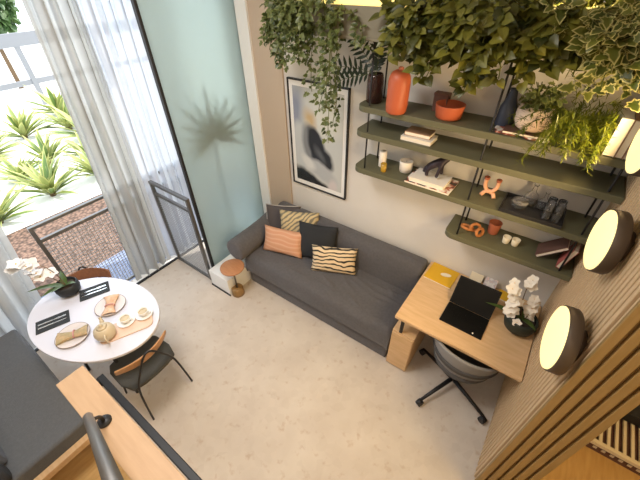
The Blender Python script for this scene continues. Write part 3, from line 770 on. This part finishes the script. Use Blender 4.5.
g.done('base', M['blacktray'], t, bevel=.002)
def bottle(label, x, y, s, cat='bottle'):
    t = empty('glass_decanter', label, cat, (x, y, S3 + .0085), 0, 'decanters on the black tray')
    G().lathe([(0, 0), (.036 * s, 0), (.042 * s, .006), (.042 * s, .055 * s), (.034 * s, .08 * s), (.014 * s, .10 * s), (.012 * s, .14 * s), (.017 * s, .148 * s), (.013 * s, .148 * s), (.009 * s, .135 * s), (.010 * s, .10 * s), (.029 * s, .078 * s), (.037 * s, .055 * s), (.037 * s, .01), (0, .008)], 24).done('body', M['glass'], t)
    G().lathe([(0, .140 * s), (.0085 * s, .140 * s), (.010 * s, .152 * s), (.016 * s, .160 * s), (.016 * s, .170 * s), (.008 * s, .178 * s), (0, .18 * s)], 18).done('stopper', M['glass'], t)
bottle('larger glass decanter at the back of the black tray', TRX - .035, TRY + .065, 1.05)
bottle('smaller glass decanter to the right of the larger one on the tray', TRX + .045, TRY + .06, .82)
t = empty('ice_bucket', 'low clear glass bowl with lid at the left end of the black tray', 'bowl', (TRX - .085, TRY - .015, S3 + .0085))
G().lathe([(0, 0), (.030, 0), (.05, .02), (.055, .045), (.052, .045), (.046, .022), (.028, .005), (0, .005)], 26).done('bowl', M['glass'], t)
G().lathe([(.054, .046), (.045, .06), (.015, .072), (.006, .076), (.011, .088), (0, .095)], 26).done('lid', M['glass'], t)
k = 0
for ix in range(2):
    for iy in range(2):
        for iz in range(2):
            t = empty('drinking_glass', '%s tumbler of the %s pair, %s end of the black tray' % (('lower', 'upper')[iz], ('front left', 'back left', 'front right', 'back right')[ix * 2 + iy], 'right'), 'glass',
                      (TRX + .085 + ix * .056, TRY - .055 + iy * .062, S3 + .0087 + iz * .062), 0, 'stacked tumblers on the black tray')
            G().lathe([(0, 0), (.020, 0), (.023, .003), (.025, .060), (.0232, .060), (.021, .006), (0, .006)], 18).done('body', M['glass'], t)

# ------------------------------------------------------------------ bottom board
t = empty('knot_ornament', 'orange clay ornament of looped links on the lowest shelf', 'ornament', (2.45, -.17, S4))
g = G()
def ring(c, rx, ry, rot, r=.012):
    mt = T(*c) @ Euler(rot).to_matrix().to_4x4()
    g.tube([mt @ Vector((rx * math.cos(a), ry * math.sin(a), 0)) for a in [2 * PI * k / 20 for k in range(20)]], r, 10, closed=True)
ring((-.055, .015, .013), .045, .024, (0, 0, R(-10))); ring((.0, .012, .036), .034, .03, (R(80), 0, R(30))); ring((.045, -.02, .030), .040, .026, (R(62), 0, R(70)))
g.done('links', M['clay'], t)
t = empty('cup', 'terracotta cup on the lowest shelf behind the small cream cups', 'cup', (2.572, -.095, S4))
G().lathe([(0, 0), (.034, 0), (.037, .004), (.046, .095), (.0465, .098), (.043, .098), (.033, .008), (0, .007)], 26).done('body', M['terracotta'], t)
for x, y, lab in ((2.683, -.165, 'small cream cup, left of the pair on the lowest shelf'), (2.745, -.160, 'small cream cup, right of the pair on the lowest shelf')):
    t = empty('cup', lab, 'cup', (x, y, S4), 0, 'small cream cups')
    G().lathe([(0, 0), (.020, 0), (.023, .004), (.029, .056), (.025, .056), (.018, .008), (0, .007)], 20).done('body', M['cream'], t)
b = book('dark brown book leaning at the right end of the lowest shelf', .205, .024, .155, 'bookbrown', (2.915, -.215, S4 + .0), (0, 0, 0), 'books on the lowest shelf')
b.rotation_euler = (0, R(-44), R(0)); b.location = (2.905, -.215, S4 + .001)
b = book('red book lying tilted against the brown one on the lowest shelf', .18, .030, .15, 'bookred', (3.0, -.25, S4), (0, 0, 0), 'books on the lowest shelf')
b.rotation_euler = (0, R(-76), R(-4)); b.location = (3.055, -.255, S4 + .001)

# ------------------------------------------------------------------ desk
DX0, DX1, DD = 2.168, 3.130, -.80
t = empty('desk', 'light oak desk between the sofa and the slatted wall', 'desk', (DX0, 0, 0))
DW = DX1 - DX0
G().box(0, DW, DD, -.004, .722, .75).done('desktop', M['oak'], t, bevel=.003)
for x, y in ((.062, -.745), (.062, -.06), (DW - .05, -.06)):
    G().box(x - .013, x + .013, y - .013, y + .013, .51 if x < .5 else .0, .722).done('leg', M['black'], t, bevel=.002)
t = empty('desk_cabinet', 'low oak cabinet under the left end of the desk', 'cabinet', (2.160, -.02, 0))
g = G(); g.box(0, .20, -.735, 0, .0, .508); g.done('carcass', M['oak'], t, bevel=.003)
G().box(.004, .196, -.755, -.737, .02, .500).done('door', M['oak'], t, bevel=.002)
t = empty('laptop', 'open black laptop on the oak desk', 'laptop', (2.645, -.41, .7505), R(-1))
G().box(-.165, .165, -.225, 0, 0, .014).done('base', M['laptop'], t, bevel=.004)
kb = G()
for i in range(5):
    for j in range(12): kb.box(-.145 + j * .0245, -.124 + j * .0245, -.035 - i * .023, -.016 - i * .023, .014, .0155)
kb.done('keyboard', M['laptop'], t)
G().tube([(.095, -.208, .0135), (.095, -.208, .0155)], .006, 10).done('power_light', M['led_dot'], t)
g = G(); mt = T(0, .002, .013, R(-34)); g.box(-.165, .165, -.004, .004, 0, .245, mt); lid = g.done('screen_lid', M['laptop'], t, bevel=.003)
g = G(); g.box(-.155, .155, -.0052, -.0042, .012, .235, mt); g.done('screen', M['screen'], lid)
t = empty('folder', 'yellow card folder with white oval on the desk corner by the sofa', 'folder', (2.315, -.125, .7505), R(-3))
G().box(-.125, .125, -.125, .115, .0, .007).done('cover', M['yellow'], t, bevel=.001)
G().box(-.122, .125, -.129, -.122, .0005, .006).done('pages', M['paper'], t)
g = G(); g.prism([(.035 + .048 * math.cos(a), .0 + .024 * math.sin(a)) for a in [2 * PI * k / 28 for k in range(28)]], .0068, .0078, T(0, 0, 0, 0, 0, R(20))); g.done('oval_badge', M['paper'], t)
t = empty('card_stand', 'small wooden stand holding picture cards behind the laptop', 'card stand', (2.645, -.06, .7505), R(-2))
G().box(-.12, .12, -.025, .03, 0, .014).done('base', M['oak'], t, bevel=.002)
G().box(-.11, -.005, -.004, .0, .012, .10, T(0, 0, 0, R(-18))).done('card', M['cream'], t)
G().box(.015, .115, -.012, -.008, .012, .11, T(0, 0, 0, R(-18))).done('card', M['card'], t)
t = empty('notepad', 'yellow note pad on the desk between card stand and orchid', 'note pad', (2.84, -.075, .7505), R(-8))
G().box(-.05, .05, -.055, .055, 0, .012).done('sheets', M['paper'], t)
G().box(-.051, .051, -.056, .056, .012, .014).done('cover', M['yellow'], t)

# ------------------------------------------------------------------ orchids
def flower(parent, p, n, s, m, seed):
    r = random.Random(seed); n = Vector(n).normalized(); u = n.orthogonal().normalized(); w = n.cross(u); a0 = r.uniform(0, 6)
    g = G()
    for k in range(5):
        a = a0 + 2 * PI * k / 5; d = u * math.cos(a) + w * math.sin(a) + n * .25
        g.leaf(Vector(p), d, n, s, s * (1.1 if k % 2 else .9), 'oval', .12, .15)
    o = g.done('flower', m, parent)
    G().lathe([(0, -.1 * s), (.10 * s, 0), (.08 * s, .12 * s), (0, .16 * s)], 8, Matrix.Translation(p) @ n.to_track_quat('Z', 'Y').to_matrix().to_4x4()).done('throat', M['petalc'], o)
def orchid(label, loc, m, potm, pr, stems, leaves, fs, seed, gsz):
    t = empty('potted_orchid', label, 'orchid', loc); r = random.Random(seed)
    G().lathe([(0, 0), (pr * .62, 0), (pr * .9, pr * .30), (pr, pr * .72), (pr * .97, pr * 1.12), (pr * .88, pr * 1.25), (pr * .82, pr * 1.2), (pr * .88, pr * .9), (0, pr * .85)], 36).done('pot', M[potm], t)
    G().lathe([(0, pr * .86), (pr * .87, pr * .9), (pr * .80, pr * 1.02), (0, pr * 1.06)], 20).done('moss', M['soil'], t)
    for (d, l, w) in leaves:
        G().leaf((0, 0, pr * 1.02), d, (0, 0, 1), l, w, 'blade', .35, .25).done('leaf', M['orchleaf'], t)
    for pts in stems:
        G().tube(smooth_path(pts, 5), .0032, 6).done('stem', M['stembrown'], t)
    for i, (p, n) in enumerate(fs): flower(t, p, n, gsz * r.uniform(.85, 1.1), M[m], seed * 50 + i)
    return t
r = random.Random(21)
fs = []
for i in range(14):
    z = .15 + .022 * i; fs.append(((-.085 - .004 * i + r.uniform(-.035, .035), -.03 + r.uniform(-.03, .03), z), (-.4 + r.uniform(-.4, .4), -.8, .7)))
for i in range(8):
    z = .13 + .03 * i; fs.append(((.025 - .003 * i + r.uniform(-.012, .012), .02 + r.uniform(-.02, .02), z), (.1, -.8, .7)))
fs += [((-.05, .03, .43), (.0, -.8, .6)), ((-.07, .02, .455), (-.5, -.5, .7)), ((-.06, .04, .48), (-.2, -.6, .8)), ((-.03, -.09, .15), (-.1, -.9, .4))]
orchid('white orchid in a round dark green pot on the oak desk', (3.005, -.36, .7505), 'petal', 'pot', .115,
       [[(0, 0, .1), (-.05, 0, .25), (-.07, .02, .40), (-.06, .035, .48)], [(.01, 0, .1), (.03, .02, .25), (.005, .03, .36)]],
       [((-.97, .03, .25), .27, .055), ((.5, -.5, .4), .14, .05), ((.1, .8, .5), .16, .05)], fs, 3, .043)
fs = []
r = random.Random(5)
for i in range(11):
    q = i / 10; fs.append(((-.07 - .14 * q + r.uniform(-.03, .03), -.05 - .14 * q + r.uniform(-.04, .04), .22 + .15 * math.sin(q * 2.4) + r.uniform(-.03, .03)), (.2 + r.uniform(-.5, .5), -.1 + r.uniform(-.5, .5), 1)))
orchid('white orchid with arching spray in black bowl on the dining table', (-.285, -2.235, .7605), 'petalw', 'potblack', .095,
       [[(0, 0, .09), (-.06, -.02, .26), (-.14, -.10, .36), (-.22, -.20, .34)], [(0, 0, .09), (-.04, -.06, .22), (-.12, -.16, .28)]],
       [((-.5, -.75, .3), .28, .055), ((-.1, -.95, .25), .19, .055), ((.3, -.8, .5), .13, .05), ((.6, .3, .5), .13, .05), ((-.7, .2, .5), .16, .05)], fs, 4, .062)

# ------------------------------------------------------------------ desk chair
t = empty('office_chair', 'grey swivel chair with curved back tucked under the desk', 'chair', (2.745, -.64, 0), R(-6))
def shell(u, v):
    a = R(-200 + 220 * u) if False else R(188 + 164 * u)
    rr = .232 + .03 * v
    return Vector((rr * 1.02 * math.cos(a), .03 + rr * 1.0 * math.sin(a), .49 + .24 * v * (.55 + .45 * math.sin(PI * u)) ))
G().grid(shell, 33, 9).done('backrest', M['chairgrey'], t, solid=.022, sub=1)
def band(u, v):
    a = R(192 + 156 * u); rr = .258
    return Vector((rr * 1.02 * math.cos(a), .03 + rr * math.sin(a), .555 + .045 * v * (.6 + .4 * math.sin(PI * u))))
G().grid(band, 33, 3).done('back_band', M['chairgrey2'], t, solid=.016)
G().lathe([(0, .43), (.19, .43), (.225, .45), (.235, .475), (.21, .50), (0, .508)], 36).done('seat', M['chairgrey2'], t)
G().tube([(0, 0, .10), (0, 0, .43)], .024, 14).done('gas_lift', M['black'], t)
for k in range(4):
    a = R(-109.7 + 90 * k); d = Vector((math.cos(a), math.sin(a), 0))
    leg = G().tube([d * .02 + Vector((0, 0, .115)), d * .18 + Vector((0, 0, .10)), d * .355 + Vector((0, 0, .075))], [.020, .017, .013], 10).done('leg', M['black'], t)
    c = d * .362; pz = Vector((-d.y, d.x, 0))
    g = G(); g.tube([c + pz * -.022 + Vector((0, 0, .030)), c + pz * .022 + Vector((0, 0, .030))], .030, 14); g.tube([c + Vector((0, 0, .05)), c + Vector((0, 0, .085))], .008, 8)
    g.done('caster', M['black'], leg)

# ------------------------------------------------------------------ wall lamps
def wall_lamp(label, y, z, rad, group='round wall lamps'):
    t = empty('wall_lamp', label, 'lamp', (W - .0125, y, z), R(7.3), group)
    mt = T(0, 0, 0, 0, R(-90))                  # local z of the turned profile points to -x
    G().lathe([(rad * .5, .0), (rad * .5, .02), (rad * .45, .052)], 28, mt).done('mount', M['lampdrum'], t)
    G().lathe([(0, .046), (rad * 1.0, .046), (rad * 1.03, .052), (rad * 1.03, .096), (rad * 1.0, .100), (rad * .985, .100)], 48, mt).done('drum', M['lampdrum'], t)
    G().lathe([(rad * .985, .090), (rad * .98, .106), (rad * .90, .111), (0, .113)], 48, mt).done('diffuser', M['lampface'], t)
    l = bpy.data.lights.new('lamp_bulb', 'AREA'); l.shape = 'DISK'; l.size = rad * 1.7; l.energy = 10; l.color = (1, .70, .34)
    lo = bpy.data.objects.new('lamp_bulb', l); COL.objects.link(lo); lo.parent = t; lo.location = (-.118, 0, 0); lo.rotation_euler = (0, R(90), 0)
    return t
wall_lamp('round glowing wall lamp closest to the desk, lowest of three on the slats', -1.155, 1.630, .156)
wall_lamp('round glowing wall lamp in the middle of the three on the slats', -.825, 1.995, .145)
wall_lamp('round glowing wall lamp cut by the right edge, highest of three', -.49, 2.345, .145)

# ------------------------------------------------------------------ dining table, oval
TC = Vector((.127, -2.240)); TA, TB, TR_ = .586, .400, .247
t = empty('dining_table', 'oval white dining table by the open window', 'table', (TC.x, TC.y, 0), TR_)
el = [(TA * math.cos(2 * PI * k / 72), TB * math.sin(2 * PI * k / 72)) for k in range(72)]
g = G(); g.prism(el, .735, .760, None, True); g.done('table_top', M['tabletop'], t, bevel=.004)
for sx, sy in ((1, 1), (1, -1), (-1, 1), (-1, -1)):
    G().tube([(sx * .24, sy * .15, .735), (sx * .30, sy * .19, .0)], [.017, .012], 12).done('leg', M['black'], t)
g = G(); g.box(-.26, .26, -.015, .015, .705, .735); g.box(-.255, -.225, -.17, .17, .705, .735); g.box(.225, .255, -.17, .17, .705, .735); g.done('apron', M['black'], t)
TZ = .7605
def chair(label, loc, rz, wood):
    """faces local +x towards... backrest at local -x"""
    t = empty('dining_chair', label, 'chair', loc, rz, 'dining chairs')
    poly = [(-.17, -.19), (-.195, -.10), (-.20, 0), (-.195, .10), (-.17, .19), (-.05, .225), (.12, .215), (.19, .18), (.21, .08), (.21, -.08), (.19, -.18), (.12, -.215), (-.05, -.225)]
    g = G(); g.prism(poly, .425, .455, None, True); g.done('seat', M['seatfab'], t, bevel=.012, bseg=3)
    def back(u, v):
        a = (u - .5) * 2; yy = .215 * a
        return Vector((-.205 + .085 * a * a - .035 * v, yy, .655 + (.10 * v + .02) * (1 - .25 * a * a)))
    G().grid(back, 25, 7).done('backrest', M[wood], t, solid=.012, sub=1)
    rod = smooth_path([(-.205, -.205, 0), (-.195, -.165, .42), (-.228, -.09, .65), (-.250, -.025, .78), (-.250, .025, .78), (-.228, .09, .65), (-.195, .165, .42), (-.205, .205, 0)], 6)
    G().tube(rod, .0085, 8).done('rear_leg_frame', M['black'], t)
    for s in (1, -1):
        G().tube([(.14, s * .16, .425), (.205, s * .20, 0)], .0085, 8).done('front_leg', M['black'], t)
    g = G(); g.box(-.17, .15, -.165, -.145, .408, .425); g.box(-.17, .15, .145, .165, .408, .425); g.done('seat_frame', M['black'], t)
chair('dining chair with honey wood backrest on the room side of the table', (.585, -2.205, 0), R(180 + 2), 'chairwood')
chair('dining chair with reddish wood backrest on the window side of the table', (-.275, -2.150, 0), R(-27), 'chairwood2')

def setting(px, py, nx, ny, a, lab_n, lab_p, lin, labl, lrot):
    t = empty('napkin', lab_n, 'napkin', (nx, ny, TZ), a, 'charcoal napkins')
    G().box(-.072, .072, -.118, .118, 0, .006).done('cloth', M['napkin'], t, bevel=.002)
    for kind, dx in (('fork', -.020), ('knife', .020)):
        c = empty('table_' + kind, '%s lying on the %s' % (kind, lab_n), kind, (nx, ny, TZ + .0065), a, 'cutlery on napkins')
        c.location = (nx + dx * math.cos(a), ny + dx * math.sin(a), TZ + .0065)
        G().box(-.006, .006, -.10, .0, 0, .003).done('handle', M['silver'], c, bevel=.001)
        if kind == 'knife': G().prism([(-.005, 0), (.005, 0), (.007, .05), (.003, .095), (-.003, .10)], 0, .002).done('blade', M['silver'], c)
        else:
            g = G(); g.prism([(-.003, 0), (.003, 0), (.010, .04), (.010, .055), (-.010, .055), (-.010, .04)], 0, .002)
            for q in (-.0085, -.0030, .0025): g.box(q, q + .0045, .055, .095, 0, .002)
            g.done('tines', M['silver'], c)
    t = empty('plate', lab_p, 'plate', (px, py, TZ), 0, 'stoneware plates')
    G().lathe([(0, 0), (.085, 0), (.118, .014), (.120, .0165), (.117, .0175), (.084, .005), (0, .004)], 44).done('dish', M['plate'], t)
    G().tube([(.1195 * math.cos(2 * PI * k / 44), .1195 * math.sin(2 * PI * k / 44), .0165) for k in range(44)], .0022, 6, closed=True).done('rim', M['platerim'], t)
    t = empty('linen_napkin', labl, 'napkin', (px, py, TZ + .0055), lrot)
    g = G(); rr = random.Random(int(px * 1000))
    def f(u, v):
        x = -.105 + .21 * u; w = .032 * (1 + .7 * abs(2 * u - 1.1) ** 1.5); th = .013 * (1 + .4 * math.sin(9 * u))
        aa = 2 * PI * v
        return Vector((x, w * math.cos(aa) * (1 + .18 * math.sin(5 * aa + 7 * u)), .014 + th * math.sin(aa)))
    g.grid(f, 24, 20, cv=True); g.done('cloth', lin, t)
    G().tube([(.012, .036 * math.cos(a2), .017 + .018 * math.sin(a2)) for a2 in [2 * PI * k / 20 for k in range(20)]], .005, 8, closed=True).done('napkin_ring', M['ringpink'], t)
setting(.206, -2.440, -.070, -2.475, R(-20), 'charcoal napkin nearest the bench', 'round plate with olive napkin nearest the bench', M['linen1'], 'rolled olive linen napkin lying on the plate nearest the bench', R(62))
setting(.158, -2.112, -.128, -2.108, R(-22), 'charcoal napkin beside the black orchid bowl', 'round plate with peach napkin towards the room', M['linen2'], 'rolled peach linen napkin lying on the plate farther from the bench', R(-35))
t = empty('serving_board', 'blush serving board under teapot and cups on the dining table', 'tray', (.478, -2.150, TZ), R(66))
G().prism(rrect(-.20, .19, -.085, .085, .055, (1, 1, 1, 1)), 0, .012).done('plank', M['board'], t, bevel=.003)
BZ = TZ + .0125
t = empty('teapot', 'squat beige stoneware teapot on the serving board', 'teapot', (.436, -2.285, BZ))
t.scale = (1.12, 1.12, 1.12)
G().lathe([(0, 0), (.045, 0), (.062, .02), (.068, .05), (.060, .08), (.042, .098), (.036, .10), (.030, .098), (0, .098)], 32).done('body', M['teapot'], t)
G().lathe([(0, .098), (.036, .099), (.026, .108), (.008, .112), (.011, .122), (0, .128)], 24).done('lid', M['teapot'], t)
G().tube(smooth_path([(-.055, .02, .045), (-.085, .03, .07), (-.10, .035, .095)], 5), [.014] * 6 + [.010] * 5, 10).done('spout', M['teapot'], t)
G().tube(smooth_path([(.055, -.02, .075), (.088, -.03, .07), (.088, -.03, .035), (.056, -.02, .028)], 5), .006, 8).done('handle', M['teapot'], t)
for x, y, lab in ((.430, -2.125, 'tea cup on saucer next to the teapot'), (.485, -2.000, 'tea cup on saucer farthest from the teapot')):
    s = empty('saucer', 'white saucer under the ' + lab.replace(' on saucer', ''), 'saucer', (x, y, BZ), 0, 'saucers on the serving board')
    G().lathe([(0, 0), (.040, 0), (.066, .010), (.068, .0125), (.064, .012), (.038, .004), (0, .004)], 32).done('dish', M['white'], s)
    c = empty('tea_cup', lab, 'cup', (x, y, BZ + .0046), R(40), 'tea cups on the serving board')
    G().lathe([(0, 0), (.022, 0), (.034, .018), (.040, .048), (.0375, .048), (.032, .020), (.02, .005), (0, .005)], 28).done('body', M['white'], c)
    G().lathe([(0, .036), (.0355, .036), (.0355, .0375), (0, .0375)], 24).done('tea', M['coffee'], c)
    G().tube(smooth_path([(.037, 0, .040), (.056, 0, .038), (.054, 0, .018), (.034, 0, .016)], 4), .0035, 6).done('handle', M['white'], c)

# ------------------------------------------------------------------ upholstered bench at the left
t = empty('daybed', 'dark grey upholstered bench with oak end frame in the lower left corner', 'bench', (.74, -2.70, 0))
G().box(-1.42, -.058, -.66, -.0, .26, .455).done('seat_cushion', M['bench'], t, bevel=.025, bseg=3)
g = G(); g.box(-.055, -.005, -.80, -.005, .27, .33); g.box(-1.42, -.055, -.66, -.02, .20, .258); g.done('frame', M['oak'], t, bevel=.004)
for x, y in ((-.03, -.04), (-.03, -.72), (-1.36, -.05), (-1.36, -.62)):
    G().tube([(x, y, 0), (x, y, .27 if x > -.5 else .2)], .020, 12).done('foot', M['black'], t)
G().box(-1.42, -.18, -.66, -.432, .457, .74).done('back_cushion', M['bluegrey'], t, bevel=.04, bseg=3)
t = empty('bolster_cushion', 'dark rounded bolster at the end of the grey bench', 'cushion', (.635, -3.205, .4565))
G().tube([(0, -.16, .065), (0, -.15, .065), (0, .04, .065), (0, .05, .065)], [.045, .065, .065, .045], 24).done('cover', M['bolster2'], t)

# ------------------------------------------------------------------ stair half wall, oak cap, handrail, black rail
struct(G().box(1.14, 2.6, -2.65, -2.535, 0, 1.345).done('wall_stair', M['wall']))
struct(G().box(1.121, 2.6, -2.657, -2.525, 1.345, 1.38).done('trim_8', M['oakcap'], bevel=.003))
t = empty('steel_rail', 'black steel rail running along the oak capped half wall', 'rail', (1.185, -2.505, 1.25))
G().box(0, 1.45, -.014, .020, 0, .055).done('bar', M['blacksatin'], t, bevel=.004)
G().box(0, .03, -.030, -.014, .005, .05).done('bracket', M['black'], t)
G().box(1.2, 1.23, -.030, -.014, .005, .05).done('bracket', M['black'], t)
t = empty('handrail', 'round grey metal handrail rising from the oak cap', 'handrail', (1.52, -2.63, 1.38))
a = Vector((-.010, 0, .128)); d = Vector((.64, 0, .574)).normalized()
G().tube([a, a + d * .012, a + d * 1.35], [.016, .0185, .0185], 24).done('tube', M['steel'], t)
g = G(); g.lathe([(0, 0), (.030, 0), (.032, .004), (.028, .012), (0, .014)], 24, T(-.025, .026, 0)); g.tube(smooth_path([(-.025, .026, .01), (-.018, .026, .06), (.02, .008, .125)], 5), .008, 10)
g.done('bracket', M['black'], t)

# ------------------------------------------------------------------ slatted cabinet seen past the partition end
t = empty('slatted_bench', 'low cream slatted bench with dark perforated front beyond the slatted wall end', 'bench', (3.52, -.52, 0))
G().box(0, .95, .01, .50, 0, .10).done('base', M['bookbrown'], t, bevel=.003)
g = G()
for i in range(17): g.box(.03 + i * .055, .054 + i * .055, .004, .011, .045, .068)
g.done('vents', M['cream'], t)
G().box(0, .95, -.010, .022, .10, .140).done('front_rail', M['cream'], t, bevel=.003)
G().box(0, .95, .478, .503, .10, .140).done('rear_rail', M['cream'], t, bevel=.003)
for i in range(19): G().box(.01 + i * .050, .032 + i * .050, .022, .478, .115, .136).done('slat', M['cream'], t, bevel=.002)
t = empty('black_box', 'black box standing on the low cream slatted bench', 'box', (4.00, -.15, .1405))
G().box(-.12, .30, -.06, .12, 0, .09).done('carcass', M['black'], t, bevel=.004)
G().box(-.123, .303, -.063, .123, .09, .105).done('lid', M['black'], t, bevel=.003)

# ------------------------------------------------------------------ lights
def area(name, loc, rot, size, power, col):
    l = bpy.data.lights.new(name, 'AREA'); l.shape = 'RECTANGLE'; l.size, l.size_y = size; l.energy = power; l.color = col
    o = bpy.data.objects.new(name, l); COL.objects.link(o); o.location = loc; o.rotation_euler = rot; return o
def unseen_ceiling_panel(label, x, y, sx, sy, power, col):  # unseen ceiling panels, added to fill the interior with light
    t = empty('unseen_ceiling_light', label, 'ceiling light', (x, y, ZC), 0, 'unseen ceiling lights')
    g = G()
    for q in ((-sx / 2 - .03, -sx / 2, -sy / 2, sy / 2), (sx / 2, sx / 2 + .03, -sy / 2, sy / 2), (-sx / 2 - .03, sx / 2 + .03, -sy / 2 - .03, -sy / 2), (-sx / 2 - .03, sx / 2 + .03, sy / 2, sy / 2 + .03)): g.box(*q, -.04, -.001)
    g.done('frame', M['white'], t)
    G().box(-sx / 2, sx / 2, -sy / 2, sy / 2, -.012, -.002).done('diffuser', M['white'], t)
    area('unseen_ceiling_lamp', (x, y, ZC - .045), (0, 0, 0), (sx, sy), power, col).parent = None
unseen_ceiling_panel('added square fill panel above the middle of the living area', 1.0, -2.1, .9, .9, 68, (1, .95, .90))
unseen_ceiling_panel('added square fill panel above the stair landing', 2.9, -3.7, .9, .9, 24, (1, .84, .66))
unseen_ceiling_panel('unseen square ceiling light above the kitchen side', 4.15, -1.6, .7, .7, 42, (1, .66, .22))
area('strip_lamp', ((TX0 + TX1) / 2, TY + .009, 2.60 + .226), (R(180 + 35), 0, 0), (TX1 - TX0, .03), 7, (1, .80, .40))
sun = bpy.data.lights.new('sun', 'SUN'); sun.energy = 6; sun.angle = R(1); sun.color = (1, .95, .86)
so = bpy.data.objects.new('sun', sun); COL.objects.link(so); so.rotation_euler = Vector((-.22, -.55, -.80)).to_track_quat('-Z', 'Y').to_euler()
w = bpy.data.worlds.new('sky'); bpy.context.scene.world = w; w.use_nodes = True
bg = w.node_tree.nodes['Background']; bg.inputs[0].default_value = (.80, .90, 1, 1); bg.inputs[1].default_value = 3.8

# ------------------------------------------------------------------ camera
cam = bpy.data.cameras.new('camera'); co = bpy.data.objects.new('camera', cam); COL.objects.link(co)
yaw, pitch, roll = 0.63318269, -0.69208597, -0.01429661
F = Vector((-math.sin(yaw) * math.cos(pitch), math.cos(yaw) * math.cos(pitch), math.sin(pitch))); Rt = Vector((math.cos(yaw), math.sin(yaw), 0)); U = Rt.cross(F)
R2 = Rt * math.cos(roll) + U * math.sin(roll); U2 = -Rt * math.sin(roll) + U * math.cos(roll)
m = Matrix((R2, U2, -F)).transposed().to_4x4(); m.translation = (2.68938298, -2.53994893, 2.98791869); co.matrix_world = m
cam.sensor_width = 36; cam.lens = 36 * 333.42348939761354 / 640; cam.clip_start = .02
sc = bpy.context.scene; sc.camera = co
sc.view_settings.view_transform = 'Standard'; sc.view_settings.look = 'None'; sc.view_settings.gamma = 1; sc.view_settings.use_curve_mapping = False
sc.view_settings.exposure = 0
